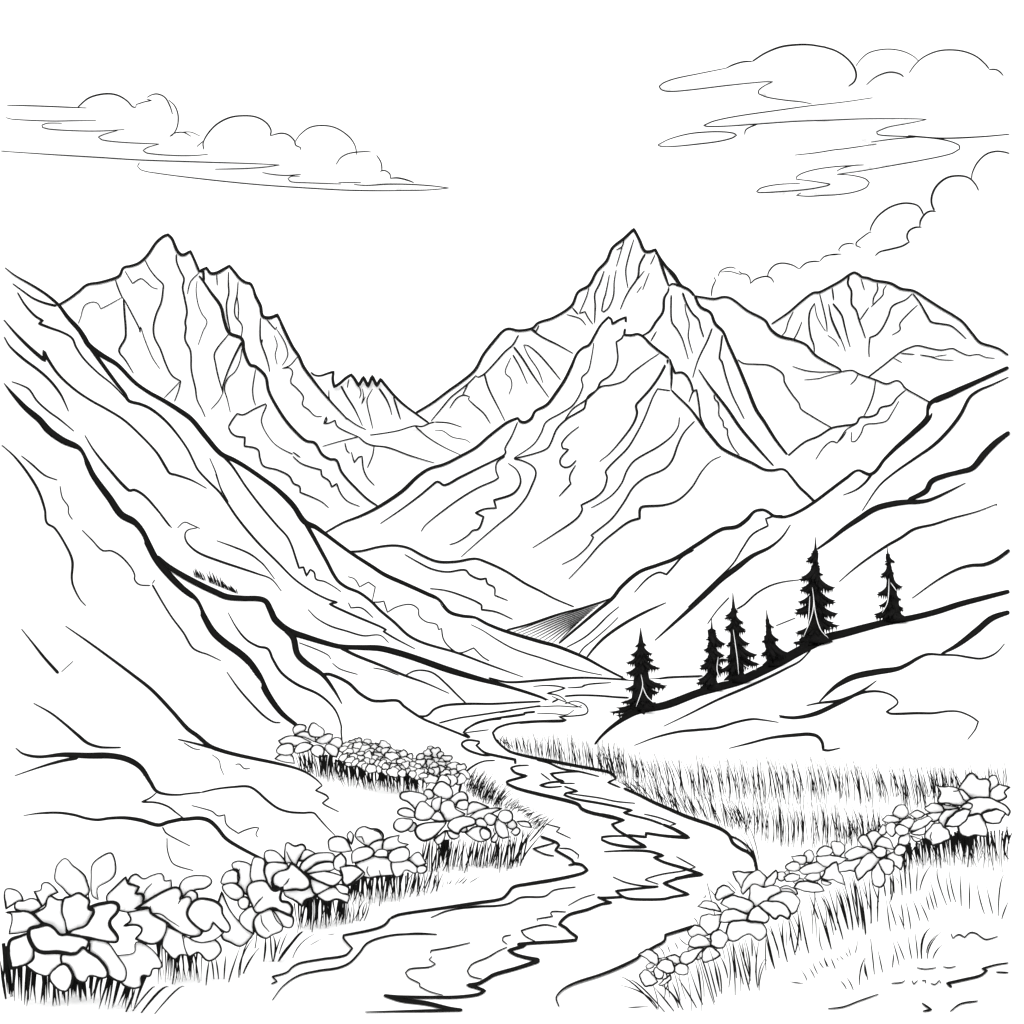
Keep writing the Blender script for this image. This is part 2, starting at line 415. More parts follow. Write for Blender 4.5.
LA|.4/.9/1|@160,380 255,400 285,470 310,550 350,625
LA|.8|@160,380 285,480 320,580
LA|2/1.4/1.6/1.4/1.6/1.3/.5|@160,380 320,385 370,440 440,545 520,650 600,745 650,800 675,850 695,910 712,962 735,958 750,1003 770,970 790,985 @180,540 697,200 740,212 790,240 825,265
LA|3.6/3/2.6/2.2/2.2/2.2/2/1.8/1.4/.5|@160,380 745,730 790,810 850,920 905,1020 @180,540 850,240 920,270 980,315 @340,520 205,462 280,525 350,590 430,630 600,680 760,740 940,805
LA|.7|@180,540 860,187 895,200 920,240 965,215 1000,240 985,310
LA|1|@180,540 862,320 875,347 930,348 990,398
LA|.5/1.3/1.2/.5|@180,540 655,355 700,400 770,440 850,465 940,490 @340,520 205,590 250,628
LA|.9/.8/.8/1/.9|@340,520 170,420 200,420 225,415 243,472 290,445 360,432 400,455 405,490 440,520 495,535 505,562 520,555 530,610 560,650 610,680 685,655 730,700 765,722
LA|.4/1/1.2/1.1/.6|@340,520 670,535 730,565 800,610 880,655 960,685 @500,540 205,602 300,635 420,670 525,692
LC|R 4/4.4/5/5/5/4.4/4.8/5.6/5.4/4.6/4/4/5/5.4/5.4/5.6/5.4/4.6/3.6/2.6/2.4/1.6|@0,400 800,800 860,850 940,900 1024,945 @180,540 180,265 240,290 320,298 400,300 440,315 465,360 490,410 560,465 650,497 740,525 820,545 920,550 @340,520 205,657 300,680 400,712 550,765 700,810 850,850 @500,540 205,803 265,832
LC|5/5.4/5/3.6/2.6/.8|@180,540 540,455 580,500 600,580 640,625 730,690 790,770 830,840
LC|2.4/2.6/2.4/2.2/2/1.8/1.8|@180,540 725,688 770,688 860,730 920,785 980,820 @340,520 205,927 295,925 330,955 420,1015 @400,680 180,225 280,265 360,298
LC|2.6/2.4/2.2/2/1.2/.5|@180,540 820,550 900,590 @340,520 205,742 330,795 440,835 560,888
LC|.7|@340,520 170,757 230,768 300,795
LC|1/1.2/1.3/1.4/1.1|@340,520 335,795 380,773 430,770 480,785 540,835 600,895 645,938
LC|.7|@180,540 610,525 700,560 760,590 772,610
LC|.7|@180,540 780,630 820,660 910,688
LD|R .6/3.4/5/6/5.6/4.6/4.6/5.4/6/6/6/5.6/6/5.4/4.6/5/6/6/6.2/6/5.4/4.4/3|@0,220 20,835 70,895 130,960 200,1020 @0,400 250,155 320,205 400,245 440,310 480,390 560,500 620,585 680,620 720,665 760,740 800,815 870,900 930,960 @180,540 78,303 120,385 170,470 230,525 300,575 350,620 400,690 450,790 520,885 600,950
LD|.4/1.6/2/1.8/1.6/1.4/2/1.4/.5|@0,400 10,230 80,295 150,385 200,470 230,560 240,628 280,655 330,730 370,820 368,910 375,950 410,1020 @0,580 440,132
LD|.4/1.2/1.2/.6|@0,400 110,285 160,325 230,385 295,410
LD|.7|@0,400 308,440 320,500 350,545 352,580 372,612
LD|.5/1.2/1/.9|@0,400 420,665 470,715 525,770 570,772 620,800 670,855 690,895 690,920 715,945 770,950
LD|.6|@0,400 780,940 793,920
LD|1.4/1.1/1.2/1.4/1.2/.5|@0,400 780,945 800,980 @0,580 830,110 880,190 940,270 985,345 @180,540 102,573 140,585 210,618
LD|.5/1.6/2/2.2/2.4/2/1.4/1|@180,540 245,370 290,450 340,510 400,545 450,558 475,610 520,680 600,740 700,785 760,830 800,880 825,950 @260,690,6.4 520,270 525,330
LD|.4/1.3/1.4/1.6/1|@180,540 240,675 300,760 370,840 430,900 480,932 515,935
LD|.5/1.6/2/2.4/2.8/3/3.4/3.4/3/2.6/1.8/.8|@0,580 335,235 450,315 560,395 680,485 780,565 880,670 960,760 @170,680 140,285 200,335 250,357 330,380 430,402 540,425 640,450 700,475 750,510 780,540
LD|1/1.4/1.2/.6|@170,680 780,540 745,565 800,590 812,605 780,630 800,643 865,675
LD|.8/1.8/2.4|@170,680 40,303 110,320 200,343 250,355
LD|.6|@170,680 70,320 120,350 155,357
LD|.5|@170,680 215,382 250,410 260,450 275,485
LD|.8|@170,680 335,433 355,430 380,453 410,453
LD|.5/1.8/2.6|@0,580 110,250 170,325 230,400 300,478
LD|.4|@0,580 315,470 375,415
LD|.4/1.4/2/2.6/2/1|@0,580 172,630 260,680 330,735 400,795 450,835 510,855 570,858 620,857
LD|.6/2/2.4/4/5/5.4/5/5/4/3/1.8/1.2/1.2|@0,700 80,245 120,275 200,290 320,280 450,285 560,285 650,303 720,345 770,420 800,465 850,482 920,485 @170,680 80,583 160,575
LD|1.2/1.4/1.8/2/1.8/1.6/1.2/.5|@170,680 160,575 240,557 330,547 400,545 440,565 490,610 550,655 610,675 680,680 735,680 760,705 800,750 845,795
LD|.5/1.8/3|@0,700 75,388 200,345 300,315 400,295
LD|1.4|@0,700 800,475 770,500 725,522 800,525 860,545 900,575 940,605
LD|.4/1.6/2/2/2.4/3.2/3/3/3.4/3/2.6/2|@0,700 120,592 200,580 300,577 380,588 440,605 500,613 560,605 640,603 720,615 810,640 860,625 930,610 @170,680 70,713 150,707 200,720 240,755 280,805 320,835 400,880 490,925
LD|1.2/.9/.5|@0,700 832,650 850,680 900,710 975,748
LD|.8|@0,700 855,705 858,770 880,830 910,850 990,873
LD|.9|@170,680 110,642 160,655 215,672 245,695 280,690 290,740 350,785 380,770 430,755 455,757 440,790 450,805
RA|R 1.6/2.2/3/3.2/2.8/3.2/3/3.2/2.4/2/2.4/2.4/2.4/2.6/4/5.4/5/3.4/2.8|@500,540 300,530 400,445 500,360 575,298 @600,530 110,290 200,215 @600,380 300,945 380,915 500,840 620,765 700,750 750,715 790,675 830,665 860,675 890,695 940,697 @760,400 70,595 130,597 200,570 280,520 360,460 440,400 500,362 570,378 640,300 700,240 780,170 860,90 875,20 @824,330 650,325 780,265 945,190
RA|1/1.4/1.5/1.2/.5|@600,380 480,870 420,905 380,950 340,995 300,985 @600,530 240,250 175,320
RA|1.2/1.2/1/.8/.4|@600,380 885,697 848,710 860,745 780,790 730,860 680,940 600,1020 @600,530 450,395
RA|.6/1.6/3/4.6/4.6/4/3/2/.5|@600,380 975,740 930,805 870,855 780,900 700,960 620,1020 @600,530 560,310 480,385 380,475 280,565
RA|.5/2/2.4/2.2/1.4|@500,540 850,320 740,370 640,425 540,495 480,555 445,600
RA|.5/1.2/1.2/.8|@500,540 610,340 550,390 490,450 430,500 340,550
RA|.5/1|@500,540 605,395 560,440 480,510 430,550 405,582
RA|2/1.4/.5|@760,400 570,380 540,420 490,460 425,487
RA|.6/2/2.8/2.6/1.8/1.2/.4|@824,330 945,240 860,280 790,310 745,345 700,430 640,510 560,590 460,660 360,730 280,800 195,925
RA|3.4/5/5.6/4.6/3.8/4.4/4.6/3|@824,330 950,522 880,575 820,635 760,705 700,725 620,745 550,775 520,825 430,870
RA|.4/1.6/2.6/4/5/5/4.6/3.8/2.6/1.4|@824,330 725,782 640,825 540,870 480,880 430,880 350,890 260,915 180,965 @760,400 428,661 360,715 290,765
RA|.4/1/1.6/2.2/2/1.4/.4|@824,330 885,890 780,930 650,965 560,995 @760,400 788,661 720,705 650,745 560,805 480,865 405,930
RA|3/3/2.4/1.6/1/.4|@824,540 950,50 880,100 820,125 750,130 680,150 580,205 450,298
RA|.8/.5|@600,530 660,345 600,410 550,480
RA|1.2/1.2/1/.5|@600,530 700,405 740,380 800,325 870,285 940,265 1020,255
RA|.6|@600,530 900,490 1000,450
RA|.6|@824,330 880,900 884,890
RB|R 1.6/3.4/6/7/6.6/7.4/8/8.2/8/7/6.4/5.4/5/5/4.4/3.4|@600,530 -28,1098 5,1058 55,1012 130,960 200,925 340,895 500,835 620,800 720,770 820,725 920,675 1000,630 @760,520 250,645 350,600 430,580 540,550 640,525 780,500 900,470 1024,430 @824,540 820,295 950,262
RB|.4/1.6/2.2/2/1|@600,530 325,1005 450,945 600,870 750,805 860,755 950,710 1024,670 @760,520 260,665
RB|.4/1.6/2.2/2/1.8/.5|@600,680 175,335 280,295 400,265 500,255 600,245 700,215 780,200 840,205 915,217
RB|1/2.2/3/4/3.8/3.2/2/.5|@600,680 915,182 950,188 @780,660 0,290 80,295 180,275 280,230 380,180 440,145 495,105
RB|.8/2/2.6/2/1.3/1.3/2/2/1.6/1.2/1.2/.6|@780,660 135,233 200,220 300,208 370,185 430,165 500,160 560,175 600,205 600,225 545,265 570,275 700,272 785,272 860,262 920,265 980,290 1015,315 1000,355 960,408
RB|.8/3/5/5.4/5/3.4/2.6/1.6/1.4/1.6/1.4/.5|@780,660 200,215 250,165 300,125 380,85 500,60 600,45 @824,540 430,635 480,605 530,585 600,587 680,590 740,600 800,607 850,595 890,570 925,530
RB|1.6/4/5.4/5.4/3.6|@824,540 600,583 680,540 780,465 860,400 950,368
RB|.4/1.6/2/2.8/3/2.4/.8|@600,680 660,350 760,325 880,295 @780,660 102,382 150,380 190,390 215,420 222,460 250,463 310,450
LA|1.4/2/2/1.6/1.6|@340,520 760,808 860,830 @500,540 205,718 330,708 450,705 560,710 690,718
RA|1.6/1.4/1.4|@500,540 700,716 800,712 860,703 1000,697 @600,530 525,747
GR|1|@400,680 720,110 740,108
LC|1.6/2/1.8/1.4|@400,680 90,185 130,185 150,175 175,150 230,130 330,122 480,122 600,115 720,110
GR|1.2/1.4|@400,680 200,220 300,195 400,180 500,165 600,150 720,132
GR|1.2|@500,540 0,885 100,865 205,850
ST|1.4/1.6|@500,540 330,800 400,795 500,797 600,805 660,808
ST|1.1|@500,540 170,750 230,745 290,748 335,758 300,770 240,785 300,797 340,825
ST|1.2|@500,540 345,757 420,752 440,740 420,748 460,738 570,730
ST|1|@500,540 330,840 380,825 430,840 450,870 440,890 390,900 300,905 340,922 320,930 200,932 100,940
ST|.7|@500,540 190,855 300,850 400,855 420,845
ST|.6|@500,540 190,888 280,890 340,895 380,870
ST|.7|@500,540 265,800 310,820 420,860
ST|1.4|@500,540 265,832 300,815
ST|1.4/2|@500,540 120,885 180,880
ST|1|@500,540 0,912 60,905 130,895
ST|1.1/1.5/1.7|@400,680 520,200 460,205 400,220 350,245 325,268 360,295
ST|.8|@400,680 335,270 455,255
ST|1|@400,680 330,255 400,215 520,190 640,172 690,160
ST|1.4/1.8/1.4|@400,680 410,315 350,308 320,320 318,335 350,360 400,378 430,385 470,385
ST|1.4/2/2|@400,680 410,320 390,335 430,370 480,385 590,408 590,430
ST|.8/1.4|@400,680 660,437 600,440 565,450
ST|1.8/2|@400,680 565,450 590,475 650,492 600,505 550,520 545,530
ST|2/2.6/2.8/2.6/2.2|@400,680 545,530 600,555 700,582 800,605 880,625 915,640 930,660 980,680 @600,680 0,690 60,705 125,720
ST|1.6/1.8/1.6/1.8/2.4/2.6/2.4/2.2|@400,680 850,207 740,210 640,215 560,225 500,245 475,270 490,305 530,345 570,370 700,402 800,420 900,440 1000,458 @600,680 50,475 85,505
ST|1.4|@600,680 85,505 40,525 105,552
ST|2/2.6/2.8/2.8/2.6/2.4|@600,680 120,555 200,590 270,625 350,660 430,695 500,720 560,740 620,765 660,795 680,835 720,865 760,885 790,920 805,985
ST|1.2|@600,680 660,795 720,825 780,880 800,930
ST|1.2/1.6/1.4/.8|@400,680 700,410 760,425 830,455 920,470 1020,495
ST|1.6|@400,680 920,470 850,472 770,480 800,505 840,520 770,525 715,540 760,550 830,545
ST|.9|@400,680 720,477 770,515
ST|.8|@400,680 820,530 895,530
ST|1.2/1.8/1.6/1.6|@400,680 840,545 910,570 850,580 840,590 900,610 1024,632 @600,680 80,648 165,668 120,680 150,690 250,715 320,740
ST|2/3/2.6/2/2/1.8|@600,680 320,740 380,765 455,808 340,800 235,785 235,805 140,795
ST|.9|@400,680 850,580 920,590 1024,605 @600,680 80,622 180,632
ST|.9|@600,680 225,687 300,705 390,738 360,745
ST|1.2/1.4/2/2.2/2.4/2/1.4/.8|@600,680 0,685 60,697 125,718 60,740 90,770 140,800 190,830 235,855 150,855 60,840 10,820 10,805 60,800 160,800
ST|.6/1.4/2/2/2.2/2.4/2.6|@600,680 20,880 120,875 210,875 260,880 325,900 275,910 330,935 430,965 525,998 460,1005 380,1020
ST|.8|@600,680 390,905 490,960
ST|.8|@600,824 300,310 230,287 250,277 320,258 430,240 490,222
ST|2.4/2/2.2/1.8/1.8/1.8/1.8/1.6/1.4|@600,824 525,262 470,262 400,280 325,305 380,330 455,362 370,375 330,385 250,388 160,385 120,375 80,345 160,335 300,322
ST|.9|@600,824 65,272 130,300 220,318 300,320
ST|1.6/2|@600,824 120,375 0,380 @400,824 1010,375
ST|1.6|@600,824 0,385 60,405 0,415
ST|1.8/2.4/2.4/2.4/2.4/2.4|@600,824 60,400 0,415 @400,824 960,440 870,465 835,490 815,515 850,535 870,555 905,580 900,597 800,605 700,610 600,618
ST|3/2.6/2.6/3.4|@400,824 600,618 640,625 555,650 590,670 640,685 715,700
ST|3.4/3/3/2.8/2.4/2.4/2.2/2.4/2.4|@400,824 715,702 600,740 480,775 440,800 400,820 345,828 390,840 435,857 400,875 300,888 200,890 0,888 @240,860 735,697
ST|1.6/3.4/3.8/3.4/2|@240,860 735,697 820,720 @400,824 130,920 250,947 320,955
ST|1.6/2.2/1.2/.5|@400,824 320,957 200,958 0,962 @240,860 640,782
ST|1|@400,824 805,530 745,518 680,530 620,548 640,575 695,605
ST|.8|@400,824 850,452 780,450 770,460 782,475 700,488 705,500
ST|.6|@400,824 860,420 930,382 1000,360
ST|.8|@400,824 570,570 530,580 525,600 550,620
ST|1|@400,824 550,632 500,655 450,685 370,720 345,755 360,780 420,797
ST|.5/.9/.9|@400,824 360,610 250,635 160,650 155,665
ST|.9|@400,824 165,680 148,697 182,720 150,735 50,745 28,765 45,790 100,820 100,835 150,860 220,880
ST|2/2/2/2.4/2.8/2.4/2.2/2.6/2.2/2/2|@400,824 720,65 800,95 815,110 795,135 830,155 880,185 890,200 930,210 960,238 930,255 800,285 650,310 580,325 550,360 520,385 400,405 200,435 0,465 @240,860 770,300
ST|2/1.8/1.4/1.6/1.4/1.2/1|@240,860 770,300 740,335 680,358 530,388 530,405 575,455 540,490 420,510 310,530 270,550 240,578 165,600 190,625 160,637
ST|1.4|@400,824 860,212 900,205
ST|1.1|@400,824 790,98 680,128 740,155 790,165
ST|.9|@400,824 815,125 870,130 915,160 910,180
ST|.7|@400,824 745,0 820,20 800,40 875,75
ST|.5/1.2/1.2/.6|@400,824 160,480 250,445 380,425 500,420 560,408 620,378 740,372 790,340 900,324
ST|.5/1.2/1.6/1.6/1.2/.5|@240,860 165,722 220,650 300,595 400,570 500,555 560,530 610,480 650,430 720,400 820,383 1005,382
ST|2.4/2/2/2/2.4/2/2/1.4/.8|@600,824 480,525 335,570 330,600 280,630 210,670 190,690 100,735 0,775 @400,824 900,815 840,845 805,880 800,900 815,940
ST|1|@400,824 0,568 90,562 190,568
GR|2/1.8/1.4/1/.8|@420,740,6.4 250,330 270,260 300,200 350,160 410,135 480,130
GR|.9|@824,824 650,560 660,585 690,565 720,580 750,555 780,560 800,575 830,590 890,575
GR|.8/1.4/2/2.2/2|@824,824 945,710 880,720 810,740 835,750 800,775 720,795 630,815 655,835
GR|1|@824,824 880,757 945,760
GR|1|@824,824 20,945 100,935 180,905 280,870
GR|1.6|@824,824 500,915 550,950 505,958
GR|1.2|@824,824 645,960 700,920 790,905
GR|.7|@824,824 345,815 400,810 415,800
GR|.7|@824,824 450,800 460,820 480,800
GR|.7|@824,824 500,800 520,800 520,815
GR|.7|@824,824 545,815 570,820 590,800 600,815
GR|.6|@824,824 475,735 520,742 575,735
GR|.6|@824,824 610,730 640,735 675,728
GR|.6|@340,760,6.4 580,1010 680,965 850,945 1020,935
'''
# flower stems and single blades of grass, foot first
BLADES = '''
2.6|@0,900,7.88 45,780 20,620 0,470
1.8|@0,900,7.88 72,740 60,550 38,330;95,760 80,600 70,420
1.6|@824,740 945,610 920,540 942,440;948,530 940,480 935,440
1.1|@824,824 340,550 330,480 320,390;370,520 350,450 330,385;412,540 395,490 380,460;445,540 435,470 420,400;410,520 400,440 395,410;490,495 475,440 455,390;535,500 515,450 490,400;540,440 530,400 520,360;565,440 550,390 535,340;580,430 565,370 545,295;628,415 600,350 585,290 582,230;650,400 635,340 625,270;675,400 655,330 640,240;703,420 700,340 698,265;745,435 745,360 742,280;822,460 800,390 782,300;865,460 850,400 832,320;892,470 890,400 900,330 920,260;910,487 925,440 945,395;490,340 510,270 545,215;475,345 475,290 480,220
1.1|@824,824 300,760 290,710 275,640;258,770 250,690 240,590;183,825 185,760 210,685;225,800 215,750 208,700;385,725 370,660 352,600;412,695 395,650 370,590;350,735 355,690 358,660;450,690 440,640 430,570;480,690 475,630 465,550;530,690 545,620 600,550;525,660 540,610 580,565;557,690 575,650 605,618;150,850 135,815 115,785;115,845 100,820 80,800;15,730 5,700 0,680;58,740 45,710 35,685
1.9|@824,824 500,690 495,620 505,590 520,550 545,530
.7|@824,824 100,695 90,685 80,675;125,680 115,665 110,655;138,675 130,650 125,630;160,660 165,640 175,590;75,700 68,690 65,685
1.3|@824,824 38,640 15,540 0,480;98,592 70,490 25,340;60,545 30,430 0,365;125,540 100,420 75,330;148,545 130,420 105,300;178,530 150,400 130,270;175,480 165,360 150,260;215,560 200,430 175,290;240,510 240,400 230,300;275,500 275,400 280,330;400,365 395,290 385,230;445,360 440,280 430,200;360,355 355,290 350,250;315,370 310,330 305,300;340,360 342,300 338,260;200,540 185,420 165,300;110,500 90,400 60,320;420,330 415,260 410,190
1.4|@620,900,6.4 240,700 180,620 100,550 0,490;285,715 220,630 140,560 60,510;345,712 280,630 220,560;405,705 350,620 280,550;390,680 360,590 330,520;490,690 430,590 365,490;530,670 500,600 440,430;520,630 505,500 480,390;605,655 580,560 540,420 510,370;640,580 620,500 600,390;690,500 670,420 640,360;830,580 800,470 755,280;745,500 735,400 720,280;825,540 830,400 800,250;880,560 870,420 890,260;990,440 960,350 930,220;240,690 150,600 0,545;790,540 760,420 730,300;620,620 590,500 560,390;375,690 330,600 250,540;650,600 640,480 610,380;845,360 845,300 840,240
1|@620,900,6.4 890,580 900,480 940,380;50,690 100,685 180,680;800,420 790,330 780,270
1.5|@680,800 360,920 330,820 300,720;485,865 460,760 440,660;550,830 530,750 500,620;540,800 525,700 530,610;590,795 570,700 560,600;590,780 605,700 605,600;660,785 640,700 610,540;710,610 690,560 660,480;775,765 740,650 690,490;800,665 760,560 720,490;835,715 800,590 760,450;860,660 830,560 790,450;885,660 870,560 830,440;950,690 930,560 890,400;915,640 900,500 880,390;980,630 975,520 970,400;280,880 275,780 270,720;500,770 480,700 460,640;620,720 612,640 600,560
.9|@680,800 400,950 410,860 440,810;730,770 715,720 715,650;650,925 640,900 620,870;690,910 675,880 660,860;705,890 690,860 680,830;735,860 720,840 710,820;760,855 750,835 745,820;795,860 785,840 780,820;995,890 985,800 975,710;960,910 945,870 950,810;920,920 925,860 945,810;630,940 590,935 560,930
.8|@600,824 520,380 540,370 530,360;640,690 560,350 555,330;700,345 670,310 640,280;600,380 575,350 560,330;505,520 490,490 475,480;450,620 420,600 400,570;400,640 390,620 380,600;330,680 320,650 300,630;360,660 350,635 345,620;290,690 275,660 260,640
1.6|@120,840,6.4 550,930 560,830 575,750;630,890 620,810 610,750;600,890 590,800 580,760;665,890 670,800 680,730;695,910 720,820 770,680;760,880 780,750 860,620;790,855 830,770 890,690;920,775 930,700 935,650;975,775 965,700 960,620
1.6|@120,924 65,445 90,400 150,340 180,325;177,460 230,390 280,345 330,320
2.4|@120,924 108,455 150,390 200,345 250,322;812,190 850,120 900,70 940,40;30,450 60,380 80,325
1.2|@240,860 15,580 50,510 100,450;0,590 20,460 70,390;165,520 155,400 150,385;120,520 130,410 132,395;200,480 220,420 245,370;175,500 195,430 210,390
2|@240,860 170,520 180,440 165,380;195,520 240,450 320,370
1|@240,860 270,500 310,430 380,380
.5|@240,860 360,435 390,418 415,405;450,382 470,380 485,378
1.6|@420,740,6.4 590,810 640,700 760,540;640,805 680,720 800,580;610,780 660,660 730,560;530,800 560,700 570,640;700,650 760,580 830,490
0.7|@600,824 780,170 760,120 700,70;800,200 770,130 720,50;790,220 770,150 690,60;805,230 790,150 740,20;815,190 790,80 760,10
'''
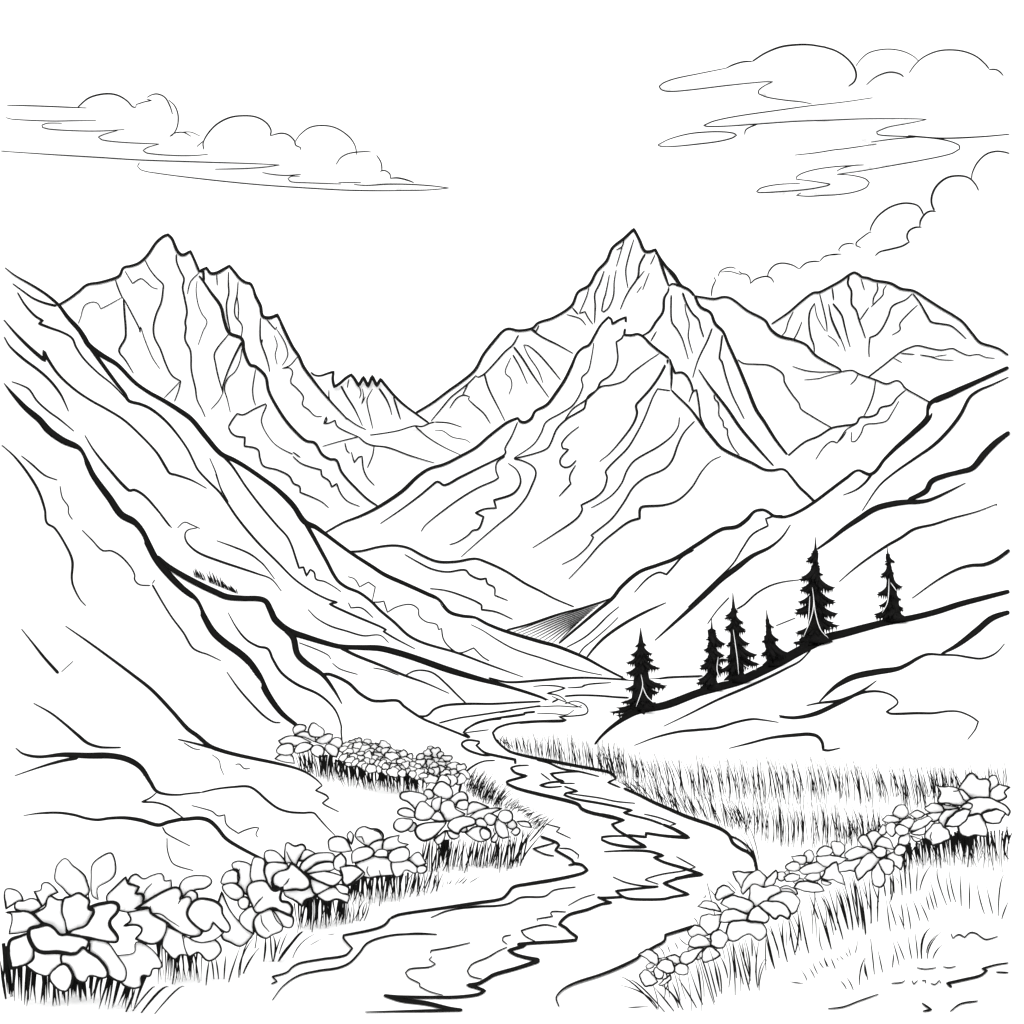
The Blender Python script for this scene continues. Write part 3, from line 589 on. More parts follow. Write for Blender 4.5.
# ------------------------------------------------------------------ flowers: outline of every petal
# name | label | foot row | line weight | tile | petals from back to front
FLOWERS = [
('big white flower with the boldest outlines in the lower left corner above black grass', 990, 1.5, '@0,840,6.4', '''
35,320 90,318 130,345 147,385 100,400 40,440
95,420 110,395 150,390 195,375 235,385 270,425 200,460 105,445
270,425 240,370 220,330 260,320 270,280 310,275 340,300 370,335 320,360 295,400
40,465 110,458 185,462 270,530 185,580 110,595 60,600 75,480
:2.2 290,430 300,385 320,360 365,382 410,380 400,420 400,470 425,530 430,600 380,600 345,560 310,540 270,525 210,470
:1.7 410,380 450,365 500,340 540,360 570,390 565,440 600,450 570,510 545,550 500,565 450,580 425,590 420,530 398,460
:3 60,655 120,620 185,610 215,690 215,740 190,780 120,810 70,820
560,640 680,655 750,740 800,820 800,890 770,905 700,870 685,840 640,770 575,720 575,670
225,700 290,715 370,715 400,735 400,790 350,820 310,865 260,860 200,830 165,800 215,760
:2 400,735 480,725 530,690 570,720 640,770 685,840 670,880 570,870 545,905 495,895 465,850 440,810 400,790
:3.6 190,580 250,555 310,545 350,570 385,605 440,605 560,640 550,700 530,685 480,725 370,715 270,715 215,680
:1.9 405,795 440,815 465,870 455,920 425,965 395,965 350,935 320,880 345,830
:3 440,600 470,575 545,550 575,510 600,455 570,435 640,412 720,400 755,420 750,460 700,530 750,620 740,650 640,640 560,620'''),
('pair of tall plain leaves standing up behind the biggest flower at lower left', 988, 1.1, '@0,840,6.4', '''
420,120 375,150 355,200 355,255 400,305 455,355 560,345 550,250 530,215 470,170
705,85 640,115 590,160 585,250 590,350 630,380 625,310 680,270 730,230 740,180 730,120'''),
('ragged white flower with folded petals just right of the biggest corner flower', 984, 1.5, '@120,840,6.4', '''
@0,840,6.4 685,370 740,300 805,238 825,282 885,300 868,345 910,352 910,405 870,455 740,440
50,275 70,235 105,220 150,248 200,230 260,215 280,235 285,260 325,255 320,310 220,365 145,400 150,350 100,340 125,300 ~ 205,278 165,320 145,370
385,290 430,240 540,230 585,265 550,305 480,320 400,360
400,365 450,325 490,340 490,385 455,420 445,380
:1.2 -80,740 0,740 90,720 100,660 140,660 200,700 250,760 260,815 210,825 190,870 140,870 130,935 30,930 -10,860
:1.6 270,670 300,550 330,565 400,600 420,640 440,740 380,735 350,760 300,715
:1.2 400,610 440,625 500,655 605,640 645,700 620,745 560,770 500,720 440,740
:1.6 50,465 140,448 190,440 210,475 260,490 295,530 275,620 215,665 100,630 140,575 110,545 25,550 70,510
:2 100,440 220,365 320,315 370,308 395,345 380,380 440,365 455,395 435,470 450,510 515,580 500,610 420,605 340,560 300,525 200,465 190,435 ~ 370,412 390,375 392,350 ~ 195,420 195,470 260,475 310,510 380,555
:1.4 440,625 510,610 535,580 590,530 660,595 600,640 510,655
:2.2 490,385 550,378 610,395 650,430 655,470 700,550 690,585 655,580 595,525 575,570 535,580 450,510 432,470 450,420'''),
('cupped white flower with a round bud hanging under it, right of the ragged one', 948, 1.5, '@210,800,6.4', '''
145,405 210,395 265,425 270,515 240,560 245,610 190,570 170,520 180,450 150,440 ~ 190,440 175,480 178,530
70,525 105,460 175,460 170,535 90,540
85,545 170,540 215,605 160,640 90,585
270,395 290,365 350,390 345,450 365,520 270,520
75,590 130,710 190,780 280,855 200,930 130,910 80,880 50,700
180,650 215,620 250,640 240,690 200,695
195,740 270,680 310,720 280,780 280,855 230,825 190,780
380,700 420,705 525,745 520,810 460,805 420,770
280,790 300,740 380,700 440,760 460,830 400,860 360,885 310,860 ~ 325,735 335,790 380,845 ~ 395,705 425,770 458,805
:2.2 240,575 270,530 350,520 410,580 465,560 450,640 500,655 525,690 515,740 450,710 400,690 300,720 270,670 ~ 340,618 300,660 275,700 ~ 450,640 500,655 525,690'''),
('white flower with an upright heart-shaped petal in the middle of the left row', 932, 1.5, '@210,800,6.4', '''
360,395 350,340 385,320 430,335 490,400 400,405
485,400 480,310 495,275 540,295 590,285 610,320 570,375 550,430 520,400 ~ 490,330 510,375 548,430
570,390 610,320 690,350 640,380
470,580 560,575 640,555 670,610 610,640 590,680 540,640 480,610
690,600 750,570 800,560 885,610 880,660 810,635 750,650 690,620
640,500 780,550 740,575 675,600 650,560
:1.8 350,440 375,405 490,410 495,440 430,465 400,500 410,560 460,555 440,582 395,575 360,520
590,400 640,360 700,340 780,342 800,370 790,400 700,400 640,440 600,465 575,455 ~ 620,460 650,430 720,402 780,398
600,465 640,440 690,405 785,400 795,440 720,460 650,470
:1.6 620,475 720,458 800,470 850,490 820,530 780,550 700,520
800,550 830,540 885,560 885,605 830,590
790,400 800,370 840,340 870,390 840,450 800,440
850,480 830,430 920,425 985,460 940,500 880,545 850,520
:2 410,545 405,500 430,465 500,440 520,410 560,430 590,460 630,505 635,550 590,575 540,570 470,575 440,555 ~ 508,500 490,530 470,548'''),
('white flower with scalloped upper petals, above black grass right of the heart-petalled bloom', 906, 1.3, '@340,760,6.4', '''
-70,560 -70,510 -10,490 40,510 75,580 20,590 -60,580
45,480 65,455 85,480 75,540 60,520
:1.6 100,490 115,445 150,425 195,440 250,450 275,500 200,550 155,540 ~ 108,492 140,492 155,530 ~ 215,450 250,462 268,490
185,555 240,515 290,510 270,570 215,600
290,510 380,480 375,520 440,540 400,560 310,580 275,575
5,620 35,640 30,690 0,700
435,635 500,590 530,625 550,660 500,680
:1.2 100,665 200,620 320,640 350,735 250,745 150,745 ~ 180,680 172,710 190,745 ~ 250,705 262,745
:1.2 335,650 430,640 495,695 480,725 420,705 390,740 350,740
80,590 160,555 215,580 190,625 80,660
215,610 245,575 300,580 305,620 240,620
315,600 350,570 430,565 435,630 360,655 315,640
495,690 530,675 555,690 540,720 500,720
:1.5 0,690 80,675 155,720 140,750 60,800 20,790 15,745'''),
('full white flower with a long teardrop petal in front, beside the stream bend', 872, 1.3, '@340,760,6.4', '''
540,200 580,190 600,230 570,250 545,240
595,190 640,140 700,165 720,220 680,250 610,220
435,440 470,400 490,420 480,445 450,460
385,225 405,205 500,208 555,235 550,260 500,290 485,320 440,270 395,250
370,330 400,308 450,315 480,345 480,370 430,365 380,350
345,410 370,378 430,375 465,390 450,430 400,460 350,440
600,250 650,235 640,310 610,325 585,290
700,255 745,215 790,205 815,235 810,265 760,260 735,285
740,300 760,265 815,262 815,310 790,320
640,320 655,275 690,258 725,270 740,310 800,345 780,360 685,390 660,350
480,330 505,275 530,265 570,290 605,325 590,365 545,385 490,375
580,375 620,330 650,350 675,390 620,390
600,510 675,450 665,510 630,540
680,450 760,475 750,500 710,500
:1.7 690,420 720,380 800,360 860,380 860,410 800,430 770,450 760,470 710,450
:1.9 485,440 540,405 680,395 660,430 600,490 540,515 495,490'''),
('spray of small rounded white petals right of the teardrop-petalled flower, nearest the water', 868, 1.2, '@420,740,6.4', '''
300,480 310,420 340,395 440,430 380,450
315,490 380,450 480,435 520,440 440,480 420,500 350,510
560,530 590,510 620,545 600,570 565,560
580,590 620,560 640,580 615,610
620,520 690,525 715,560 650,550
480,530 500,510 550,545 570,620 520,625 490,590
455,640 490,590 500,620 480,655
410,500 440,470 495,490 470,540 440,545
355,520 390,500 430,540 420,560 370,550
255,570 290,555 300,580 270,590
500,490 520,455 560,450 590,475 585,515 545,530 510,515
290,595 360,555 440,570 450,620 400,650 350,640
385,580 410,565 450,595 440,630 400,630'''),
('many-petalled white flower at the left end of the low flower hedge', 770, 1.1, '@260,690,6.4', '''
210,250 240,222 290,230 285,260 220,285
220,290 285,265 350,300 355,335 290,305
95,440 130,415 200,415 220,470 150,460
120,325 180,295 250,300 330,335 260,345 215,360 140,345
105,390 140,350 200,345 215,375 205,410 130,412
360,320 430,280 465,285 455,320 410,345 365,335
440,340 480,305 520,315 525,350 495,375
415,370 440,345 500,380 490,430 450,415
310,260 330,215 350,212 385,235 410,260 400,295 350,300 320,290
220,395 245,350 290,335 340,355 310,385 240,405
325,390 350,355 395,360 410,390 395,425 360,425'''),
('open white flower with a small square centre at the foot of the right bank row', 938, 1.4, '@680,800', '''
275,370 330,370 385,370 350,410 320,450 290,410
320,450 350,390 400,370 440,400 430,440 370,440 330,475
430,440 450,400 490,362 495,400 460,445
510,455 540,440 590,460 600,480 540,480 ~ 520,455 560,455 590,475
455,520 490,485 570,480 605,510 600,550 570,575 550,560 520,525
365,520 365,460 380,437 420,445 490,445 510,470 470,490 440,520 400,540
185,485 210,445 250,450 275,475 220,500 200,510
95,545 130,520 180,530 205,570 160,560
110,655 115,600 140,590 205,590 200,640 160,680
215,530 235,505 290,495 350,515 370,540 330,578 270,560
:1.8 210,620 225,575 260,562 330,580 355,590 340,615 270,625
:1.6 250,710 255,650 280,625 350,625 410,635 430,690 400,715 350,685 290,715
:2 405,540 440,525 520,530 555,570 545,605 510,590 490,605 450,575
:2 345,610 365,570 395,550 430,570 450,610 430,625'''),
('small white flower with rounded petals just below the square-centred bloom', 962, 1.3, '@680,800', '''
40,670 90,645 140,690 100,700 60,700
5,825 30,790 100,755 75,800 40,835
50,730 70,700 120,700 160,740 120,750 60,750
:1.6 160,730 165,690 200,670 235,690 235,730 210,755 175,745
:1.5 115,800 130,765 165,755 200,795 160,820 120,822'''),
('lowest white flower of the right bank, crouching in long grass at the path edge', 988, 1.3, '@620,900,6.4', '''
130,350 190,320 245,380 230,415
300,365 350,355 390,375 385,405 340,400
390,390 410,340 470,320 530,310 480,370 430,410
130,480 160,455 200,470 235,520 180,550 150,530
250,540 320,480 320,510 270,545
220,450 240,430 275,470 270,495 240,500 222,480
350,450 365,415 425,420 430,460 400,478
:1.5 245,420 280,385 330,400 345,440 320,465 265,450'''),
('loose cluster of thin-lined white petals halfway up the right bank row', 915, 1.1, '@680,800', '''
640,320 640,270 670,262 685,290 670,315
575,290 640,290 640,320 600,325
545,340 570,320 605,325 610,355 560,360
500,380 530,370 540,400 510,410
610,360 640,340 710,320 755,350 700,375 640,378
535,395 570,378 610,385 600,410 550,415
640,400 660,380 715,375 715,400 680,415
780,220 810,215 840,240 830,275 790,275
700,290 770,285 850,300 800,330 750,340 710,315
705,265 730,242 770,245 775,270 740,285 705,280
725,410 775,425 760,435 730,430
:1.5 590,450 620,420 700,430 735,465 690,470 640,465
:1.4 730,400 755,350 800,325 830,400 840,430 780,410'''),
('star-shaped white flower with a drooping tongue petal in the middle of the right bank row', 908, 1.4, '@824,740', '''
220,480 270,470 290,500 250,560
265,540 290,500 330,510 360,560 310,550
325,600 350,580 400,600 390,660 360,640
360,570 380,540 410,545 415,570 390,588 365,580
180,510 205,488 240,530 248,570 210,550
115,590 130,565 180,550 245,570 200,600 140,620
65,680 80,635 130,620 200,605 205,620 160,670 125,665
165,660 250,575 280,610 240,660 180,710
285,625 310,608 345,620 355,660 330,685 300,670
245,690 265,650 278,630 300,680 310,720 285,748 255,730
250,570 275,550 315,560 310,590 280,600'''),
('small thin-lined white flower with ray petals left of the large frilled bloom', 872, 1.1, '@824,740', '''
280,470 300,435 320,450 310,480 290,485
360,380 370,345 400,335 430,365 400,400
440,380 480,362 515,380 480,400
300,410 330,388 380,400 385,415 340,425
385,425 430,400 460,410 440,450 400,440
320,440 350,425 370,450 350,490 330,480
380,530 390,500 435,480 430,530
445,490 500,510 470,520
440,465 470,420 530,395 550,410 500,455
445,475 520,445 510,480 470,485
365,460 375,440 410,440 430,465 410,485 380,480'''),
('large frilled white flower with bold outlines at the right edge of the picture', 867, 1.5, '@824,740', '''
570,325 690,345 640,355 600,350
520,350 560,325 610,350 600,370 540,370
525,380 600,370 590,400 560,415
840,210 870,185 890,210 870,260 850,290
870,250 900,232 945,245 925,262 930,290 870,310 850,295
690,255 720,220 735,185 765,178 790,205 830,205 845,260 830,300 790,305 740,280
590,310 600,275 585,242 640,245 690,255 720,310 700,330 620,320 ~ 660,262 680,262 690,255
690,255 720,265 755,310 725,310
750,310 830,300 890,320 945,360 935,385 890,360 830,362 800,385 745,370
590,400 640,360 690,355 630,410 620,450 600,430
700,345 725,325 755,330 750,350
:1.6 520,490 550,450 590,425 610,450 635,470 630,510 560,530 550,520 ~ 552,470 545,500 555,515
:2 690,435 740,395 810,395 825,440 830,490 780,485 730,490
:2 625,440 650,395 700,360 745,365 730,400 690,435
:2.2 815,385 840,365 890,360 925,375 890,420 840,420'''),
]
# ------------------------------------------------------------------ land forms
rows = []
for ln in LINES.strip().splitlines():
    k, w, p = ln.split('|')
    rd = w.startswith('R '); rows.append((k, rd, w[2:] if rd else w, parse(p)))

G = lambda y: ground_d(0, y)
# key: name, ridge before, ridge after, ridge distance by column, foot (column,row), foot distance (None = valley floor)
LAND = [
 ('MR', 'mountain', [(560,420),(740,345)], [(1100,372),(1300,420),(1500,520)], [(0,5000)], [(0,679)], 4300),
 ('MS', 'mountain', [(560,430),(690,292)], [(960,430),(1100,520),(1300,600)], [(0,4200)], [(0,679)], 3500),
 ('MB', 'mountain', [(280,600),(360,480),(395,442)], [(840,520),(960,620)], [(0,3600)], [(0,679)], 2900),
 ('MG', 'mountain', [(230,470),(300,376)], [(437,423),(462,429),(480,445),(560,560)], [(0,3300)], [(0,679)], 2700),
 ('ML', 'mountain', [(-350,520),(-100,400),(50,310)], [(372,438),(390,448),(435,463),(480,500),(560,600)], [(0,2800)], [(0,679)], 2200),
 ('MC', 'mountain', [(120,640),(300,545)], [(840,525),(930,610)], [(0,2200)], [(0,679.5)], 1700),
 ('VA', 'hill', [(200,590),(320,555)], [(600,618),(680,650)], [(0,1500)], [(0,679.8)], 1200),
 ('VB', 'hill', [(420,650),(490,634)], [(650,585),(760,600)], [(0,1050)], [(0,679.9)], 950),
 ('RA', 'hill', [(545,655)], [(1100,320),(1250,240),(1450,150)], [(545,900),(640,750),(720,600),(870,450),(1010,380),(1450,300)], [(500,679.2),(700,679.4),(850,682),(1450,684)], None),
 ('LA', 'hill', [(-400,80),(-150,160)], [(660,681)], [(-400,100),(0,120),(155,150),(400,230),(552,330),(640,430),(690,440)], [(-400,705),(155,700),(400,690),(552,682.6),(640,680.6),(690,680.3)], None),
 ('LC', 'hill', [(-400,150),(0,402),(150,556)], [(558,705)], [(-400,40),(155,45),(300,50),(400,54),(440,62),(470,66),(552,68)], [(-400,740),(155,716),(300,718),(400,724),(425,716),(440,709),(480,704.5),(552,703.6),(560,705)], None),
 ('LD', 'hill', [(-400,90),(-150,260)], [(330,737),(400,760),(480,774)], [(-400,20),(0,24),(155,29),(297,31),(400,19.6),(480,16.6)], [(-400,1150),(0,1000),(240,965),(400,890),(450,830),(480,776)], None),
 ('RB', 'hill', [(585,756)], [(1100,565),(1250,520),(1450,480)], [(585,20),(594,23),(610,26),(700,34),(820,45),(1010,52),(1450,60)], [(585,757),(594,747),(604,746),(700,760),(850,775),(1010,779),(1450,800)], None),
]
SURF = {}; RIDGE = {}
def make_land(key, name, pre, post, rd, foot, footd):
    ridge = list(pre)
    for k, r, w, p in rows:
        if k == key and r: ridge += smooth(p, 2.0)
    ridge += list(post)
    mono = [ridge[0]]
    for q in ridge[1:]:
        if q[0] > mono[-1][0] + .15: mono.append(q)
    ridge = mono
    xs0, xs1 = ridge[0][0], ridge[-1][0]; RIDGE[key] = (ridge, foot)
    n_ = int((xs1 - xs0) / 2) + 1; raw = []; j_ = 0
    for i in range(n_ + 1):
        raw.append(lerp_list(ridge, xs0 + i * 2))
    soft_ridge = []                   # the crest without its small teeth: it steers the depth
    for i in range(n_ + 1):
        seg = raw[max(0, i-4):i+5]; soft_ridge.append((xs0 + i * 2, sum(seg) / len(seg)))
    def depth(x, y, bare=False):
        x = min(max(x, xs0), xs1)
        i_ = min(int((x - xs0) / 2), n_ - 1); u_ = min(1, (x - xs0) / 2 - i_)
        ry = soft_ridge[i_][1] + (soft_ridge[i_+1][1] - soft_ridge[i_][1]) * u_; fy = max(lerp_list(foot, x), ry + 1)
        a = lerp_list(rd, x); b = footd if footd else ground_d(x, fy) * 1.01
        b = min(b, a)
        t = (y - ry) / (fy - ry)
        d = a + (b - a) * min(max(t, 0), 1.0)
        if bare: return d
        if footd is None and y > GY + 2: d = min(d, ground_d(x, y))
        return d
    depth0 = lambda x, y: depth(x, y, True)
    SURF[key] = lambda x, y: P3(x, y, depth(x, y))
    # columns: every ridge point plus wide columns outside the picture
    cols = [ridge[0][0]]
    for (a, _), (b, _) in zip(ridge, ridge[1:]):
        n = max(1, int((b - a) / 14))
        for i in range(n): cols.append(a + (b - a) * (i + 1) / n)
    NR = 22; NB = 8
    mb = MB(); vs = []; fs = []
    for x in cols:
        ry = lerp_list(ridge, x); fy = max(lerp_list(foot, x), ry + 1)
        b = min(footd if footd else ground_d(x, fy) * 1.01, lerp_list(rd, x)); a = depth(x, ry)
        top = P3(x, ry, a); low = P3(x, fy, b)
        gz = CAMZ - CAMZ - SLOPE * a - 2
        h = max(top.z - low.z, .5)
        for j in range(NB):           # the far side, falling away behind the ridge
            t = 1 - j / NB
            yb = a + (h * 1.1 + .02 * a) * t
            vs.append(Vector((top.x * yb / a, yb, top.z - h * 1.3 * t ** 1.3 - .02)))
        for j in range(NR + 1):
            t = j / NR
            y = ry + (fy - ry) * t
            vs.append(P3(x, y, depth(x, y) if (footd or y < GY + 2) else min(lerp_list(rd, x), depth0(x, y))))
    W = NB + NR + 1
    for i in range(len(cols) - 1):
        for j in range(W - 1):
            fs.append((i*W+j, i*W+j+1, (i+1)*W+j+1, (i+1)*W+j))
    mb.add(vs, fs, 0)
    P = SURF[key]
    for k, r, w, p in rows:
        if k == key: ink(mb, P, p, w, bias={'MG': .006, 'RA': .0016}.get(key, .0014))
    if key == 'VB':                   # the ploughed slope, a fan of fine furrows
        for i in range(11):
            u = i / 10.5
            s0 = (513 + 46 * u, 632 + 12.5 * u)
            e0 = (604 - 29 * u, 600.5 + 25 * u)
            m = ((s0[0]*.55 + e0[0]*.45) + 2*u, (s0[1]*.55 + e0[1]*.45) - 1.2 - 1.5 * u)
            m2 = ((s0[0]*.2 + e0[0]*.8), (s0[1]*.2 + e0[1]*.8) - .6)
            ink(mb, P, [s0, m, m2, e0], '.6/1.1/1.1/.8', thin=True)
    o = mb.build(name, [PAPER, INK])
    tag(o, kind='structure'); return o
for L in LAND: make_land(*L)

SURF['GR'] = lambda x, y: P3(x, y, ground_d(x, y))
SURF['ST'] = SURF['GR']
def AUTO(x, y):                       # whichever slope is nearest along this direction
    best = SURF['GR'](x, y)
    for k, (rg, ft) in RIDGE.items():
        if rg[0][0] <= x <= rg[-1][0] and lerp_list(rg, x) <= y <= lerp_list(ft, x):
            p = SURF[k](x, y)
            if p.y < best.y: best = p
    return best

# valley floor: one sheet reaching the horizon
mb = MB()
ys = [-40, -5, 0, 3, 5, 8, 12, 18, 26, 40, 60, 100, 180, 400, 900, 2000, 5000, 12000]
xs = [-9000, -3000, -800, -200, -60, -20, -8, -3, 0, 3, 8, 20, 60, 200, 800, 3000, 9000]
mb.add([Vector((x, y, -SLOPE * y)) for y in ys for x in xs],
       [(j*len(xs)+i, j*len(xs)+i+1, (j+1)*len(xs)+i+1, (j+1)*len(xs)+i) for j in range(len(ys)-1) for i in range(len(xs)-1)], 0)
for k, r, w, p in rows:
    if k == 'GR': ink(mb, SURF['GR'], p, w, bias=.0003, lift=.005)
    if k == 'XA': ink(mb, AUTO, p, w, bias=.004)
tag(mb.build('ground', [PAPER, INK]), kind='structure')

# the stream: a sheet of pale water between its two banks
left = smooth(parse('@400,680 760,100 640,140 500,165 400,215 350,245 325,268 358,296 318,320 330,350 400,378 480,385 590,408 600,430 660,437 568,452 650,492 545,530 700,582 880,625 930,660 @600,680 0,690 60,705 60,740 90,770 @400,824 745,0 720,65 800,95 815,110 795,135 880,185 960,238 930,255 800,285 580,325 550,360 520,385 200,435 0,465 @240,860 770,300 740,335 530,388 575,455 540,490 310,530 240,578 165,600 80,700 20,790 -60,900'), 4)
right = smooth(parse('@500,540 800,800 660,808 600,805 430,840 450,870 440,890 340,922 100,940 @400,680 560,225 500,245 475,270 490,305 530,345 570,370 700,402 800,420 900,440 1000,458 @600,680 50,475 120,555 200,590 270,625 430,695 560,740 620,765 660,795 680,835 760,885 790,920 805,985 @600,824 700,400 600,470 480,525 335,570 330,600 210,670 100,735 0,775 @400,824 900,815 805,880 800,900 815,940 800,1040'), 4)
mb = MB()
poly = left + right[::-1]
vv = [Vector(p) for p in poly]
v, e, f, *_ = geometry.delaunay_2d_cdt(vv, [(i, (i+1) % len(vv)) for i in range(len(vv))], [], 1, 1e-3)
top = [P3(a.x, a.y, ground_d(a.x, a.y)) for a in v]
mb.add([p + Vector((0, 0, .004)) for p in top], [tuple(t) for t in f], 0)
for k, r, w, p in rows:
    if k == 'ST': ink(mb, lambda x, y: SURF['GR'](x, y) + Vector((0, 0, .004)), p, w, bias=.0003, lift=.005)
tag(mb.build('stream', [WATER, INK]), kind='structure')

# ------------------------------------------------------------------ clouds
def cloud(label, D, body, lines):
    c = P3(sum(p[0] for p in body)/len(body), sum(p[1] for p in body)/len(body), D)
    t = thing('cloud', c, label, 'cloud', 'clouds in the white sky')
    mb = MB(); pillow(mb, smooth(body, 6, True), D, 90)
    mb.build('cloud_body', [CLOUD], t)
    mb = MB()
    for ln in lines.strip().splitlines():
        w, p = ln.split('|')
        ink(mb, lambda x, y: P3(x, y, D - 100), parse(p), w, mi=0)
    mb.build('cloud_outline', [INK], t)
def pl(s): return [tuple(float(a) for a in t.split(',')) for t in s.split()]
cloud('long low cloud bank with puffy domes and flat streaks above the left mountain', 6600,
 pl('7,105 78,107 98,95 109,94 125,101 135,107 157,94 170,102 178,116 172,135 184,132 200,136 204,146 218,124 244,116 268,122 271,134 288,135 296,141 310,127 323,125 345,134 356,152 371,152 381,165 390,174 411,181 430,185 449,188 420,190 350,190 256,184 155,173 139,165 0,151 4,118'), '''
1|@0,0,4 28,421 150,424 250,428 348,432
1/1.4/1.4/1.2/1|@0,0,4 310,430 350,395 390,380 437,375 475,383 510,405 530,427 543,430
.8|@0,0,4 543,430 545,418 580,407 607,402 585,396
1|@0,0,4 588,390 605,380 630,376 660,390 680,425 690,457
.9|@0,0,4 675,400 700,425 713,465 708,510 690,540 678,546
.8|@0,0,4 678,546 700,532 735,530 765,546
.5|@0,0,4 700,532 760,528 800,544
.8/1.2/1.4/1.2/1.2/1|@0,0,4 815,598 813,570 835,530 870,495 920,470 975,463 @256,0,4 0,468 40,490 60,520 57,543
.6|@0,0,4 787,587 812,565
.8|@0,0,4 22,470 50,477 200,484 300,483 385,482
.8|@0,0,4 248,493 190,493 168,500 170,510 200,517 300,523 400,524 498,518
.8|@0,0,4 470,522 415,538 393,548 410,560 500,570 638,576
.8|@0,0,4 638,576 590,590 572,602 590,613 700,622 780,622 832,617
.9|@0,0,4 5,605 200,618 400,630 560,640 800,648 @256,0,4 0,655 95,660
.8|@256,0,4 95,660 40,668 -40,674 -164,677
.9|@0,0,4 558,650 550,665 565,680 620,692 800,715 @256,0,4 0,738 200,752 400,762 640,762 720,758 772,752
1.1|@256,0,4 57,543 100,533 130,540 155,565 158,580 178,590 178,600
1|@256,0,4 158,565 175,540 215,510 268,502 320,512 370,545 395,580 404,620
.9|@256,0,4 320,658 340,630 375,613 440,606 460,608
.9|@256,0,4 482,620 500,650 503,682 497,687
.9|@256,0,4 497,685 515,682 535,695 538,713
1.2|@256,0,4 535,713 570,712 610,722 632,731
.8|@256,0,4 25,690 60,697 120,702 180,697
.7|@256,0,4 175,705 140,706 128,715 140,727 200,731 340,736
.6|@256,0,4 330,730 420,730
.9|@256,0,4 392,738 440,742 520,737 600,737 700,743 772,752''')
cloud('wide domed cloud with a long pointed left tail in the upper right sky', 6500,
 pl('659,86 665,80 700,73 752,61 780,50 805,45 830,48 848,61 856,72 872,54 890,49 910,55 918,60 935,52 952,50 975,56 988,69 1003,76 990,84 950,92 870,97 812,103 780,98 762,95 760,90 770,83 735,85 685,91 665,91'), '''
.9|@640,20 440,247 300,275 180,300 120,322 98,340 110,357 150,366 250,359 450,335 640,316 680,316
1.2|@640,20 438,248 480,228 530,214 575,212
1.2/1.4/1.6/1.6/1.4/1.4/1.4/1.6/1|@640,20 575,212 640,170 720,138 800,127 870,127 940,138 @824,20 0,138 60,158 110,190 150,235 165,280 155,315 125,340
.9|@640,20 680,316 640,335 608,360 608,378 650,395 740,410 830,420 880,430
.8|@824,20 162,237 190,200 230,168 290,152 350,150 410,162 460,187 482,208
.5/1/1.2/1|@824,20 217,332 260,295 310,272 350,267 390,277 408,291
.6/1.1/1.2/1.1|@824,20 436,271 465,230 510,190 580,160 650,153 720,162 780,187 825,225 845,250
1.1|@824,20 843,253 880,254 900,265 919,286''')
cloud('flat streaky cloud of stacked wavering bands below the domed upper right cloud', 6200,
 pl('703,125 740,115 812,106 880,100 930,119 880,131 878,134 950,140 961,147 900,164 838,174 868,181 855,190 800,197 757,191 800,178 850,166 880,152 860,140 820,122 760,124'), '''
.9|@824,20 250,398 100,420 @640,20 880,438 700,463 500,492 380,517 325,540 345,545 450,543 600,533 800,519 @824,20 0,514 200,506 400,505 500,507 525,510
1|@640,20 600,535 560,550 540,565 536,588
.9|@824,20 525,510 440,528 330,548 270,572 275,585 320,592 500,600 620,615 690,640 695,660 650,685 500,718 350,745 180,775 65,790
.9/1.2/.8|@824,20 430,592 600,605 800,598 950,585
.8|@824,20 240,625 350,610 470,600
.8|@640,20 790,692 900,680 1000,664 @824,20 100,660 270,635
.8|@640,20 880,825 800,815 800,805 830,785 900,765 1000,751 @824,20 205,742
.9|@640,20 800,815 880,825 975,840 960,848 850,868 700,880 610,884 597,878 620,860 700,843 820,836
.8|@824,20 65,775 85,762 150,745 205,742
.9|@824,20 65,790 140,795 210,812 232,832 215,858 150,882 60,895 0,898 @640,20 860,903 800,898 825,885''')
cloud('small narrow oval cloud alone under the upper right cloud tail', 6100,
 parse('@640,20 90,640 150,610 250,583 350,573 430,573 480,580 495,590 470,605 400,622 300,635 180,647 110,648'), '''
1|@640,20 90,640 150,610 250,583 350,573 430,573 480,580 495,590 470,605 400,622 300,635 180,647 110,648 90,640''')
